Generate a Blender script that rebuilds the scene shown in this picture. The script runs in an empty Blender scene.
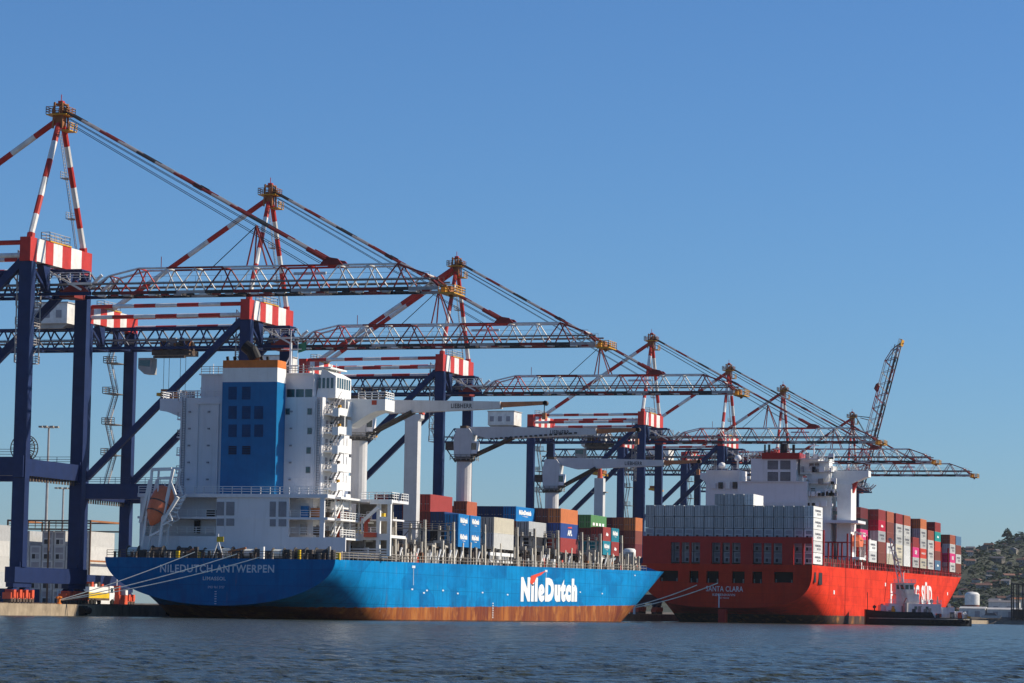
import bpy, math, random
import numpy as np
from mathutils import Vector, Matrix
R = math.radians
rnd = random.Random(7)
SC = bpy.context.scene
COL = SC.collection

# ------------------------------------------------------------------ camera, sky, sun, exposure
F_PX = 2987.0
YAW, PITCH, ROLL = math.atan(892 / F_PX), math.atan(271.5 / F_PX), 0.0165
EYE = Vector((0, 0, 1.5))
fw = Vector((-math.sin(YAW) * math.cos(PITCH), math.cos(YAW) * math.cos(PITCH), math.sin(PITCH)))
r0 = Vector((math.cos(YAW), math.sin(YAW), 0))
u0 = r0.cross(fw)
cr = r0 * math.cos(ROLL) + u0 * math.sin(ROLL)
cu = -r0 * math.sin(ROLL) + u0 * math.cos(ROLL)
cam = bpy.data.cameras.new('camera')
cam.sensor_width = 36
cam.lens = F_PX / 1024 * 36
cam.clip_start, cam.clip_end = 1, 30000
camo = bpy.data.objects.new('camera', cam)
COL.objects.link(camo)
camo.matrix_world = Matrix(((cr.x, cu.x, -fw.x, EYE.x), (cr.y, cu.y, -fw.y, EYE.y), (cr.z, cu.z, -fw.z, EYE.z), (0, 0, 0, 1)))
SC.camera = camo

SUN_EL, SUN_AZ = 34.0, 24.0            # azimuth from +X (water side) towards +Y (along the quay)
sd = Vector((math.cos(R(SUN_EL)) * math.cos(R(SUN_AZ)), math.cos(R(SUN_EL)) * math.sin(R(SUN_AZ)), math.sin(R(SUN_EL))))
W = bpy.data.worlds.new('World')
SC.world = W
W.use_nodes = True
nt = W.node_tree
bg = nt.nodes['Background']
sky = nt.nodes.new('ShaderNodeTexSky')
sky.sky_type = 'NISHITA'
sky.sun_disc = False
sky.sun_elevation = R(SUN_EL)
sky.sun_rotation = R(90 - SUN_AZ)
sky.altitude = 0
sky.air_density = 1.0
sky.dust_density = 0.3
sky.ozone_density = 10.0
tint = nt.nodes.new('ShaderNodeMix')
tint.data_type, tint.blend_type = 'RGBA', 'MULTIPLY'
tint.inputs[0].default_value = 1.0
tint.inputs[7].default_value = (0.90, 1.02, 1.09, 1)
nt.links.new(sky.outputs[0], tint.inputs[6])
nt.links.new(tint.outputs[2], bg.inputs[0])
bg.inputs[1].default_value = 0.090
sun = bpy.data.lights.new('sun', 'SUN')
sun.energy = 5.0
sun.angle = R(0.53)
sun.color = (1.0, 0.90, 0.74)
suno = bpy.data.objects.new('sun', sun)
COL.objects.link(suno)
suno.rotation_euler = sd.to_track_quat('Z', 'Y').to_euler()
SC.view_settings.view_transform = 'Standard'
SC.view_settings.look = 'None'
SC.view_settings.exposure = 0.2
SC.view_settings.gamma = 1.0
SC.view_settings.use_curve_mapping = False
SC.render.engine = 'CYCLES'
SC.cycles.max_bounces = 5
SC.cycles.use_denoising = True


def at(x, y, Y):
    """point of the view ray of photo pixel (x, y) on the cross-quay plane at distance Y"""
    d = fw + cr * ((x - 512) / F_PX) + cu * ((341.5 - y) / F_PX)
    return EYE + d * (Y / d.y)


def atX(x, y, X):
    d = fw + cr * ((x - 512) / F_PX) + cu * ((341.5 - y) / F_PX)
    return EYE + d * (X / d.x)


# ------------------------------------------------------------------ materials
M = {}


def paint(name, col, rough=0.5, var=0.18, scale=0.6, streak=0.0, dirt=(0.16, 0.07, 0.03), metal=0.0, per_object=0.0, bump=0.0, spec=0.2):
    m = bpy.data.materials.new(name)
    m.use_nodes = True
    n, l = m.node_tree.nodes, m.node_tree.links
    b = n['Principled BSDF']
    b.inputs['Roughness'].default_value = rough
    b.inputs['Specular IOR Level'].default_value = spec
    b.inputs['Metallic'].default_value = metal
    tc = n.new('ShaderNodeTexCoord')
    no = n.new('ShaderNodeTexNoise')
    no.inputs['Scale'].default_value = scale
    no.inputs['Detail'].default_value = 6
    no.inputs['Roughness'].default_value = 0.65
    l.new(tc.outputs['Object'], no.inputs['Vector'])
    mr = n.new('ShaderNodeMapRange')
    mr.inputs[1].default_value, mr.inputs[2].default_value = 0.3, 0.7
    mr.inputs[3].default_value, mr.inputs[4].default_value = 1 - var, 1 + var
    l.new(no.outputs[0], mr.inputs[0])
    mul = n.new('ShaderNodeVectorMath')
    mul.operation = 'SCALE'
    mul.inputs[0].default_value = col
    val = mr.outputs[0]
    if per_object:
        oi = n.new('ShaderNodeObjectInfo')
        m2 = n.new('ShaderNodeMapRange')
        m2.inputs[3].default_value, m2.inputs[4].default_value = 1 - per_object, 1 + per_object
        l.new(oi.outputs['Random'], m2.inputs[0])
        mm = n.new('ShaderNodeMath')
        mm.operation = 'MULTIPLY'
        l.new(val, mm.inputs[0])
        l.new(m2.outputs[0], mm.inputs[1])
        val = mm.outputs[0]
    l.new(val, mul.inputs['Scale'])
    out = mul.outputs[0]
    if streak:
        mp = n.new('ShaderNodeMapping')
        mp.inputs['Scale'].default_value = (1.3, 1.3, 0.09)
        l.new(tc.outputs['Object'], mp.inputs[0])
        n2 = n.new('ShaderNodeTexNoise')
        n2.inputs['Scale'].default_value = 1.0
        n2.inputs['Detail'].default_value = 8
        n2.inputs['Roughness'].default_value = 0.7
        l.new(mp.outputs[0], n2.inputs['Vector'])
        m3 = n.new('ShaderNodeMapRange')
        m3.inputs[1].default_value, m3.inputs[2].default_value = 0.52, 0.78
        m3.inputs[4].default_value = streak
        l.new(n2.outputs[0], m3.inputs[0])
        mx = n.new('ShaderNodeMix')
        mx.data_type = 'RGBA'
        l.new(m3.outputs[0], mx.inputs[0])
        l.new(out, mx.inputs[6])
        mx.inputs[7].default_value = (*dirt, 1)
        out = mx.outputs[2]
    l.new(out, b.inputs['Base Color'])
    if bump:
        bp = n.new('ShaderNodeBump')
        bp.inputs['Strength'].default_value = bump
        bp.inputs['Distance'].default_value = 0.05
        l.new(no.outputs[0], bp.inputs['Height'])
        l.new(bp.outputs[0], b.inputs['Normal'])
    M[name] = m
    return m


paint('navy', (0.015, 0.029, 0.092), 0.45, streak=0.25, dirt=(0.05, 0.035, 0.04))
paint('crane_red', (0.50, 0.040, 0.030), 0.5, streak=0.3, dirt=(0.25, 0.05, 0.03))
paint('crane_white', (0.72, 0.70, 0.66), 0.5, streak=0.35, dirt=(0.35, 0.24, 0.16))
paint('stay_dark', (0.05, 0.045, 0.045), 0.6)
paint('stay_red', (0.24, 0.035, 0.03), 0.55, streak=0.3)
paint('stay_white', (0.42, 0.38, 0.36), 0.55, streak=0.5, dirt=(0.2, 0.12, 0.08))
paint('platform_yellow', (0.62, 0.31, 0.03), 0.5, streak=0.5, dirt=(0.2, 0.08, 0.03))
paint('platform_rust', (0.32, 0.13, 0.05), 0.6, streak=0.5)
paint('galvanised', (0.38, 0.37, 0.36), 0.5, streak=0.4, dirt=(0.22, 0.13, 0.08))
paint('grey_walk', (0.20, 0.19, 0.185), 0.6, streak=0.5)
paint('machinery', (0.10, 0.075, 0.06), 0.6, var=0.5, scale=1.5, streak=0.5)
paint('rack_brown', (0.11, 0.07, 0.05), 0.8)
paint('black', (0.012, 0.012, 0.013), 0.5)
paint('dark_gap', (0.02, 0.019, 0.02), 0.7)
paint('rope', (0.78, 0.78, 0.68), 0.8)
paint('white', (0.82, 0.815, 0.79), 0.45, var=0.06, streak=0.22, dirt=(0.42, 0.33, 0.25))
paint('house_white', (0.78, 0.765, 0.77), 0.45, var=0.05, scale=0.25, streak=0.28, dirt=(0.40, 0.34, 0.30))
paint('crane_grey', (0.62, 0.605, 0.59), 0.45, var=0.07, streak=0.3, dirt=(0.36, 0.27, 0.2))
paint('louver', (0.30, 0.29, 0.31), 0.6)
paint('funnel_blue', (0.008, 0.15, 0.36), 0.4, var=0.1, streak=0.25, dirt=(0.01, 0.06, 0.13))
paint('funnel_dark', (0.004, 0.06, 0.17), 0.5, var=0.2)
paint('orange', (0.66, 0.19, 0.035), 0.45, streak=0.3)
paint('lifeboat_orange', (0.80, 0.20, 0.09), 0.35, var=0.15)
paint('soft_red', (0.62, 0.10, 0.05), 0.45)
paint('jib_orange', (0.52, 0.20, 0.09), 0.5, streak=0.5)
paint('gear_cream', (0.52, 0.48, 0.41), 0.6, var=0.2, streak=0.55, dirt=(0.22, 0.12, 0.07))
paint('coaming', (0.045, 0.034, 0.03), 0.7, var=0.5, scale=0.7, streak=0.5)
paint('lash_grey', (0.31, 0.285, 0.25), 0.6, var=0.35, scale=1.1, streak=0.5)
paint('lash_dark', (0.075, 0.07, 0.065), 0.6, var=0.4, scale=0.9, streak=0.6)
paint('deck_grey', (0.16, 0.13, 0.12), 0.7, var=0.3)
paint('yellow', (0.68, 0.46, 0.03), 0.45)
paint('blue_small', (0.02, 0.16, 0.42), 0.45)
paint('green_small', (0.04, 0.20, 0.12), 0.5)
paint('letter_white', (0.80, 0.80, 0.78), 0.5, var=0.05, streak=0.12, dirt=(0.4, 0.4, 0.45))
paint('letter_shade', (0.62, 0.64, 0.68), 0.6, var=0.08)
paint('letter_black', (0.03, 0.03, 0.035), 0.6)
paint('letter_grey', (0.18, 0.18, 0.20), 0.6)
paint('logo_red', (0.70, 0.07, 0.03), 0.5)
paint('hull_red_paint', (0.40, 0.016, 0.012), 0.5, var=0.12, streak=0.2, dirt=(0.16, 0.02, 0.02))
paint('tug_hull', (0.018, 0.019, 0.022), 0.5, var=0.4)
paint('rubber', (0.018, 0.017, 0.016), 0.85)
paint('tug_wall', (0.80, 0.74, 0.72), 0.5, var=0.1, streak=0.35)
paint('cloth_orange', (0.75, 0.19, 0.04), 0.8)
paint('cloth_blue', (0.04, 0.09, 0.22), 0.8)
paint('skin', (0.22, 0.12, 0.08), 0.6)
paint('hard_hat', (0.75, 0.75, 0.72), 0.4)
paint('leaf', (0.046, 0.066, 0.030), 0.8, var=0.5, scale=0.05)
paint('leaf_dark', (0.025, 0.042, 0.02), 0.8, var=0.4, scale=0.08)
paint('bark', (0.09, 0.065, 0.045), 0.9)
paint('hill_soil', (0.055, 0.060, 0.038), 0.9, var=0.5, scale=0.03)
paint('rock', (0.15, 0.125, 0.10), 0.9, var=0.5, scale=0.25, bump=0.8)
paint('concrete', (0.30, 0.285, 0.26), 0.85, var=0.25, scale=0.2)
paint('roof_brown', (0.16, 0.085, 0.065), 0.8, per_object=0.45)
paint('roof_grey', (0.17, 0.16, 0.165), 0.8, per_object=0.4)
paint('wall_cream', (0.22, 0.20, 0.17), 0.8, per_object=0.4)
paint('wall_pale', (0.34, 0.32, 0.30), 0.8, per_object=0.25)
paint('shed_wall', (0.56, 0.55, 0.52), 0.7, streak=0.3)
paint('shed_roof', (0.45, 0.44, 0.43), 0.6)
paint('tank_white', (0.74, 0.72, 0.68), 0.5, streak=0.2)
paint('tank_band', (0.20, 0.07, 0.05), 0.6)
CCOL = dict(
    navy=(0.018, 0.045, 0.13), blue=(0.015, 0.20, 0.50), teal=(0.02, 0.24, 0.32), royal=(0.035, 0.075, 0.26), red=(0.36, 0.055, 0.045),
    maroon=(0.17, 0.035, 0.035), brown=(0.26, 0.075, 0.05), rust=(0.42, 0.12, 0.06), orange=(0.62, 0.20, 0.07), crimson=(0.50, 0.018, 0.045),
    grey=(0.47, 0.475, 0.475), pale=(0.60, 0.59, 0.56), white=(0.82, 0.81, 0.78), cream=(0.66, 0.60, 0.47), pink=(0.72, 0.05, 0.22), green=(0.12, 0.30, 0.11),
    charcoal=(0.035, 0.035, 0.04), sea=(0.03, 0.33, 0.30), flame=(0.64, 0.075, 0.04), steel=(0.12, 0.22, 0.34))
for k, c in CCOL.items():
    paint('c_' + k, c, 0.5, var=0.10, scale=1.2, streak=0.22, dirt=tuple(x * 0.45 + 0.03 for x in c), per_object=0.12)


def glass(name, col):
    m = paint(name, col, 0.08, var=0.05)
    m.node_tree.nodes['Principled BSDF'].inputs['Specular IOR Level'].default_value = 0.8


glass('window_glass', (0.02, 0.05, 0.055))


def hull_material(name, top, side, band_rust, z0, slope, ramp_dark):
    """ship side: faded patched paint above a sloping boot-top line, rusty antifouling below"""
    m = bpy.data.materials.new(name)
    m.use_nodes = True
    n, l = m.node_tree.nodes, m.node_tree.links
    b = n['Principled BSDF']
    b.inputs['Roughness'].default_value = 0.65
    b.inputs['Specular IOR Level'].default_value = 0.06
    tc = n.new('ShaderNodeTexCoord')
    sep = n.new('ShaderNodeSeparateXYZ')
    l.new(tc.outputs['Object'], sep.inputs[0])

    def noise(sx, sy, sz, scale, detail=5, rough=0.6):
        mp = n.new('ShaderNodeMapping')
        mp.inputs['Scale'].default_value = (sx, sy, sz)
        l.new(tc.outputs['Object'], mp.inputs[0])
        t = n.new('ShaderNodeTexNoise')
        t.inputs['Scale'].default_value = scale
        t.inputs['Detail'].default_value = detail
        t.inputs['Roughness'].default_value = rough
        l.new(mp.outputs[0], t.inputs['Vector'])
        return t.outputs[0]

    def ramp(src, a, b_, lo=0.0, hi=1.0):
        mr = n.new('ShaderNodeMapRange')
        mr.inputs[1].default_value, mr.inputs[2].default_value = a, b_
        mr.inputs[3].default_value, mr.inputs[4].default_value = lo, hi
        l.new(src, mr.inputs[0])
        return mr.outputs[0]

    def mix(f, a, b_):
        mx = n.new('ShaderNodeMix')
        mx.data_type = 'RGBA'
        l.new(f, mx.inputs[0])
        for s, v in ((6, a), (7, b_)):
            if isinstance(v, tuple):
                mx.inputs[s].default_value = (*v, 1)
            else:
                l.new(v, mx.inputs[s])
        return mx.outputs[2]

    def math_(op, a, b_):
        mt = n.new('ShaderNodeMath')
        mt.operation = op
        for i, v in enumerate((a, b_)):
            if isinstance(v, (int, float)):
                mt.inputs[i].default_value = v
            else:
                l.new(v, mt.inputs[i])
        return mt.outputs[0]
    # repainted blocks: big stepped patches
    vor = n.new('ShaderNodeTexVoronoi')
    vor.distance = 'CHEBYCHEV'
    mp = n.new('ShaderNodeMapping')
    mp.inputs['Scale'].default_value = (0.05, 0.10, 0.22)
    l.new(tc.outputs['Object'], mp.inputs[0])
    l.new(mp.outputs[0], vor.inputs['Vector'])
    vor.inputs['Scale'].default_value = 1.0
    sepc = n.new('ShaderNodeSeparateColor')
    l.new(vor.outputs['Color'], sepc.inputs[0])
    c1 = mix(ramp(sepc.outputs[0], 0.1, 0.9, 0, 1.0), top, side)
    c1 = mix(ramp(noise(1, 0.5, 1, 0.35), 0.42, 0.68, 0, 0.55), c1, tuple(min(1, x * 1.35 + 0.001) for x in top))
    c1 = mix(ramp(noise(0.9, 0.9, 0.07, 1.0, 7, 0.7), 0.50, 0.72, 0, 0.55), c1, tuple(x * 0.55 for x in side))
    # plate seams and frames
    for axis, step, wid in ((1, 11.8, 0.012), (2, 2.45, 0.03)):
        fr = math_('FRACT', math_('DIVIDE', sep.outputs[axis], step), 0.0)
        c1 = mix(ramp(fr, wid, wid * 1.5, 0.45, 0), c1, tuple(x * 0.5 for x in side))
    # scuffed belt where fenders rub
    belt = math_('MULTIPLY', ramp(sep.outputs[2], 5.6, 3.0), ramp(noise(0.6, 0.5, 0.25, 0.8, 8, 0.75), 0.48, 0.66, 0, 0.6))
    c1 = mix(belt, c1, tuple(x * 0.5 + 0.012 for x in side))
    # rusty runs and scrapes
    rust_run = math_('MULTIPLY', ramp(noise(0.7, 0.7, 0.06, 1.6, 8, 0.75), 0.60, 0.72), ramp(noise(1, 1, 1, 0.12), 0.47, 0.60, 0, 0.9))
    c1 = mix(rust_run, c1, (0.22, 0.085, 0.04))
    low = mix(ramp(noise(1, 1, 0.2, 0.10, 6, 0.72), 0.40, 0.58), band_rust, ramp_dark)
    low = mix(ramp(noise(1, 1, 0.12, 0.9, 8, 0.72), 0.45, 0.62, 0, 0.7), low, band_rust)
    low = mix(ramp(noise(1, 0.6, 0.3, 0.5, 7, 0.7), 0.52, 0.68), low, (0.44, 0.18, 0.05))
    low = mix(ramp(noise(2, 2, 0.1, 1.3, 6, 0.7), 0.58, 0.7, 0, 0.7), low, (0.30, 0.24, 0.18))
    line = math_('ADD', math_('MULTIPLY', sep.outputs[1], slope), z0)
    zz = math_('SUBTRACT', sep.outputs[2], line)
    zz = math_('ADD', zz, ramp(noise(1, 1, 0.2, 1.2, 6, 0.7), 0.2, 0.8, -0.22, 0.16))
    c = mix(ramp(zz, -0.06, 0.06), low, c1)
    wet = math_('ADD', sep.outputs[2], ramp(noise(1, 1, 0.3, 0.9), 0.2, 0.8, -0.12, 0.12))
    c = mix(ramp(wet, 0.05, 0.22, 1, 0), c, (0.035, 0.03, 0.022))
    l.new(c, b.inputs['Base Color'])
    bp = n.new('ShaderNodeBump')
    bp.inputs['Strength'].default_value = 0.25
    bp.inputs['Distance'].default_value = 0.12
    l.new(noise(1, 0.35, 0.5, 0.6, 3), bp.inputs['Height'])
    l.new(bp.outputs[0], b.inputs['Normal'])
    M[name] = m


hull_material('blue_hull', (0.001, 0.20, 0.46), (0.001, 0.13, 0.34), (0.15, 0.036, 0.022), 1.78, 0.0091, (0.36, 0.12, 0.030))
hull_material('red_hull', (0.68, 0.042, 0.014), (0.54, 0.030, 0.011), (0.09, 0.055, 0.045), 2.2, 0.0, (0.05, 0.03, 0.028))


def quay_wall_material():
    m = paint('quay_wall', (0.34, 0.27, 0.19), 0.85, var=0.3, scale=0.5, streak=0.75, dirt=(0.09, 0.07, 0.055))
    n, l = m.node_tree.nodes, m.node_tree.links
    return m


quay_wall_material()


def water_material():
    m = bpy.data.materials.new('harbour_water')
    m.use_nodes = True
    n, l = m.node_tree.nodes, m.node_tree.links
    b = n['Principled BSDF']
    b.inputs['Base Color'].default_value = (0.040, 0.046, 0.034, 1)
    b.inputs['Specular IOR Level'].default_value = 0.20
    b.inputs['Roughness'].default_value = 0.18
    b.inputs['IOR'].default_value = 1.33
    tc = n.new('ShaderNodeTexCoord')
    prev = None
    for sc, st, dist in ((4.0, 0.8, 0.08), (1.3, 1.0, 0.42)):
        t = n.new('ShaderNodeTexNoise')
        t.inputs['Scale'].default_value = sc
        t.inputs['Detail'].default_value = 4
        l.new(tc.outputs['Object'], t.inputs['Vector'])
        bp = n.new('ShaderNodeBump')
        bp.inputs['Strength'].default_value = st
        bp.inputs['Distance'].default_value = dist
        l.new(t.outputs[0], bp.inputs['Height'])
        if prev:
            l.new(prev, bp.inputs['Normal'])
        prev = bp.outputs[0]
    l.new(prev, b.inputs['Normal'])
    M['harbour_water'] = m


water_material()


# ------------------------------------------------------------------ mesh helpers
class MB:
    def __init__(s, off=(0, 0, 0)):
        s.v, s.f, s.m, s.mats, s.off = [], [], [], [], off

    def mi(s, mat):
        if mat not in s.mats:
            s.mats.append(mat)
        return s.mats.index(mat)

    def add(s, vs, fs, mat):
        k, i = len(s.v), s.mi(mat)
        s.v += [tuple(v) for v in vs]
        s.f += [tuple(a + k for a in f) for f in fs]
        s.m += [i] * len(fs)

    def box(s, x0, x1, y0, y1, z0, z1, mat):
        x0, x1 = sorted((x0, x1)); y0, y1 = sorted((y0, y1)); z0, z1 = sorted((z0, z1))
        s.add([(x0, y0, z0), (x1, y0, z0), (x1, y1, z0), (x0, y1, z0), (x0, y0, z1), (x1, y0, z1), (x1, y1, z1), (x0, y1, z1)],
              [(0, 3, 2, 1), (4, 5, 6, 7), (0, 1, 5, 4), (1, 2, 6, 5), (2, 3, 7, 6), (3, 0, 4, 7)], mat)

    def frame(s, p, q):
        p, q = Vector(p), Vector(q)
        d = (q - p).normalized()
        up = Vector((0, 0, 1)) if abs(d.z) < 0.98 else Vector((0, 1, 0))
        a = d.cross(up).normalized()
        return p, q, a, a.cross(d).normalized()

    def bar(s, p, q, w, h, mat, w2=None, h2=None):
        p, q, a, b = s.frame(p, q)
        w2, h2 = w2 or w, h2 or h
        vs = [p + a * i * w / 2 + b * j * h / 2 for i, j in ((-1, -1), (1, -1), (1, 1), (-1, 1))]
        vs += [q + a * i * w2 / 2 + b * j * h2 / 2 for i, j in ((-1, -1), (1, -1), (1, 1), (-1, 1))]
        s.add(vs, [(0, 1, 2, 3), (7, 6, 5, 4), (0, 4, 5, 1), (1, 5, 6, 2), (2, 6, 7, 3), (3, 7, 4, 0)], mat)

    def tube(s, p, q, r, mat, n=6, r2=None):
        p, q, a, b = s.frame(p, q)
        r2 = r if r2 is None else r2
        vs = []
        for c, rr in ((p, r), (q, r2)):
            for i in range(n):
                t = 2 * math.pi * i / n
                vs.append(c + (a * math.cos(t) + b * math.sin(t)) * rr)
        fs = [(i, (i + 1) % n, n + (i + 1) % n, n + i) for i in range(n)] + [tuple(range(n - 1, -1, -1)), tuple(range(n, 2 * n))]
        s.add(vs, fs, mat)

    def banded(s, p, q, r, mats, seg, n=8):
        p, q = Vector(p), Vector(q)
        k = max(1, round((q - p).length / seg))
        for i in range(k):
            s.tube(p.lerp(q, i / k), p.lerp(q, (i + 1) / k), r, mats[i % len(mats)], n)

    def prism(s, pts, axis, a, b, mat):
        """polygon extruded along axis; pts are (x,z) for y, (y,z) for x, (x,y) for z"""
        n = len(pts)
        def P(u, v, w):
            return {'y': (u, w, v), 'x': (w, u, v), 'z': (u, v, w)}[axis]
        vs = [P(u, v, a) for u, v in pts] + [P(u, v, b) for u, v in pts]
        s.add(vs, [tuple(range(n)), tuple(range(2 * n - 1, n - 1, -1))] + [(i, n + i, n + (i + 1) % n, (i + 1) % n) for i in range(n)], mat)

    def lathe(s, c, prof, mat, n=14):
        vs = []
        for r, z in prof:
            for i in range(n):
                t = 2 * math.pi * i / n
                vs.append((c[0] + r * math.cos(t), c[1] + r * math.sin(t), c[2] + z))
        fs = []
        for k in range(len(prof) - 1):
            for i in range(n):
                fs.append((k * n + i, k * n + (i + 1) % n, (k + 1) * n + (i + 1) % n, (k + 1) * n + i))
        fs.append(tuple(range(n - 1, -1, -1)))
        fs.append(tuple((len(prof) - 1) * n + i for i in range(n)))
        s.add(vs, fs, mat)

    def rail(s, pts, h, mat, post=2.0, r=0.035, n=3):
        """guard rail: posts and bars along a polyline"""
        for p, q in zip(pts[:-1], pts[1:]):
            p, q = Vector(p), Vector(q)
            for k in range(n):
                z = Vector((0, 0, h * (k + 1) / n))
                s.bar(p + z, q + z, 2 * r, 2 * r, mat)
            m_ = max(1, round((q - p).length / post))
            for i in range(m_ + 1):
                a = p.lerp(q, i / m_)
                s.bar(a, a + Vector((0, 0, h)), 2 * r, 2 * r, mat)

    def stair(s, p, q, w, mat):
        """inclined ladder with stringers, treads and handrails; w is a sideways vector"""
        p, q, w = Vector(p), Vector(q), Vector(w)
        for k in (0, 1):
            s.bar(p + w * k, q + w * k, 0.10, 0.25, mat)
            s.bar(p + w * k + Vector((0, 0, 1)), q + w * k + Vector((0, 0, 1)), 0.07, 0.07, mat)
        n_ = max(3, int(abs(q.z - p.z) / 0.35))
        for i in range(n_):
            a = p.lerp(q, (i + .5) / n_)
            s.bar(a, a + w, 0.22, 0.05, mat)

    def build(s, name, parent=None, smooth=False):
        me = bpy.data.meshes.new(name)
        o = s.off
        me.from_pydata([(x - o[0], y - o[1], z - o[2]) for x, y, z in s.v], [], s.f)
        for k in s.mats:
            me.materials.append(M[k])
        me.polygons.foreach_set('material_index', s.m)
        if smooth:
            me.polygons.foreach_set('use_smooth', [True] * len(me.polygons))
        me.update()
        ob = bpy.data.objects.new(name, me)
        COL.objects.link(ob)
        if parent:
            ob.parent = parent
        return ob


def tag(o, label=None, cat=None, group=None, kind=None):
    if label: o['label'] = label
    if cat: o['category'] = cat
    if group: o['group'] = group
    if kind: o['kind'] = kind
    return o


def thing(name, loc, label, cat, group=None, rz=0):
    o = bpy.data.objects.new(name, None)
    o.location = loc
    o.rotation_euler = (0, 0, rz)
    COL.objects.link(o)
    return tag(o, label, cat, group)


def copy_tree(o, parent=None):
    c = o.copy()
    COL.objects.link(c)
    if parent:
        c.parent = parent
    for ch in list(o.children):
        copy_tree(ch, c)
    return c


def text2d(body, w, h, bold=0.0, shear=0.0):
    """flat lettering as 2-D vertices and faces, scaled to w by h, origin at its lower left corner"""
    cu_ = bpy.data.curves.new('lettering', 'FONT')
    cu_.body = body
    cu_.size = 1
    cu_.offset = bold
    cu_.resolution_u = 3
    cu_.shear = shear
    cu_.space_character = 1.05 + bold * 2
    ob = bpy.data.objects.new('lettering', cu_)
    COL.objects.link(ob)
    bpy.context.view_layer.update()
    me = bpy.data.meshes.new_from_object(ob.evaluated_get(bpy.context.evaluated_depsgraph_get()))
    vs = [(v.co.x, v.co.y) for v in me.vertices]
    fs = [tuple(p.vertices) for p in me.polygons]
    bpy.data.objects.remove(ob)
    bpy.data.curves.remove(cu_)
    bpy.data.meshes.remove(me)
    x0, x1 = min(v[0] for v in vs), max(v[0] for v in vs)
    y0, y1 = min(v[1] for v in vs), max(v[1] for v in vs)
    return [((x - x0) / (x1 - x0) * w, (y - y0) / (y1 - y0) * h) for x, y in vs], fs


def text_on(mb, body, origin, right, up, w, h, mat, bold=0.0, shear=0.0):
    vs, fs = text2d(body, w, h, bold, shear)
    o, r_, u_ = Vector(origin), Vector(right), Vector(up)
    mb.add([o + r_ * x + u_ * y for x, y in vs], fs, mat)


def smooth01(t):
    t = min(1, max(0, t))
    return t * t * (3 - 2 * t)


# ------------------------------------------------------------------ water, quay, shore, hill
QUAY_X, QUAY_Z = -190.0, 1.7


def make_water():
    view = math.atan2(math.cos(YAW), -math.sin(YAW))
    fine = np.linspace(-R(14), R(14), 420)
    coarse = np.linspace(R(14), 2 * math.pi - R(14), 60)[1:-1]
    ang = view - np.concatenate([fine, coarse])
    rad = np.concatenate([np.linspace(3, 24, 12), 24 * (420 / 24) ** (np.linspace(0, 1, 900)[1:]), 420 * (12000 / 420) ** (np.linspace(0, 1, 120)[1:])])
    A, Rr = np.meshgrid(ang, rad)
    X, Y = Rr * np.cos(A), Rr * np.sin(A)
    Z = np.zeros_like(X)
    rs = np.random.RandomState(3)
    for i in range(90):
        lam = 0.4 * (2.6 / 0.4) ** rs.rand()
        k = 2 * math.pi / lam
        th = R(292) + rs.randn() * 0.55
        ph = rs.rand() * 2 * math.pi
        amp = 0.0037 * lam ** 0.7
        p_ = k * (X * math.cos(th) + Y * math.sin(th)) + ph
        fade = np.clip(1.6 - Rr / (lam * 170), 0, 1)
        Z += amp * fade * (np.sin(p_) + 0.25 * np.sin(2 * p_ + 0.4))
    gust = 0.75 + 0.35 * np.sin(X * 0.031 + Y * 0.012 + 1) * np.sin(Y * 0.023 - X * 0.008)
    Z *= gust
    nr, na = X.shape
    idx = np.arange(nr * na).reshape(nr, na)
    nxt = np.roll(idx, -1, axis=1)
    q = np.stack([idx[:-1], nxt[:-1], nxt[1:], idx[1:]], -1).reshape(-1, 4)
    me = bpy.data.meshes.new('water')
    me.vertices.add(nr * na)
    me.vertices.foreach_set('co', np.stack([X, Y, Z], -1).astype(np.float32).ravel())
    me.loops.add(q.size)
    me.loops.foreach_set('vertex_index', q[:, ::-1].ravel().astype(np.int32))
    me.polygons.add(len(q))
    me.polygons.foreach_set('loop_start', np.arange(0, q.size, 4, dtype=np.int32))
    me.polygons.foreach_set('loop_total', np.full(len(q), 4, np.int32))
    me.polygons.foreach_set('use_smooth', np.ones(len(q), bool))
    me.update(calc_edges=True)
    me.materials.append(M['harbour_water'])
    o = bpy.data.objects.new('water', me)
    COL.objects.link(o)
    tag(o, 'grey blue rippled harbour water in front of the moored ships', 'water', kind='structure')


make_water()
b = MB()
b.box(-1500, QUAY_X - 0.9, -200, 1440, -6, QUAY_Z, 'concrete')
b.box(QUAY_X - 0.9, QUAY_X, -200, 1440, -6, QUAY_Z + 0.02, 'quay_wall')
tag(b.build('quay'), 'long concrete quay under the cranes with stained vertical face', 'quay', kind='structure')
b = MB()
for xr in (-193.0, -223.5):
    b.box(xr - 0.35, xr + 0.35, -150, 1400, QUAY_Z + 0.03, QUAY_Z + 0.16, 'machinery')
tag(b.build('crane_rail'), 'dark steel crane rails let into the quay', 'rail', kind='structure')


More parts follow.
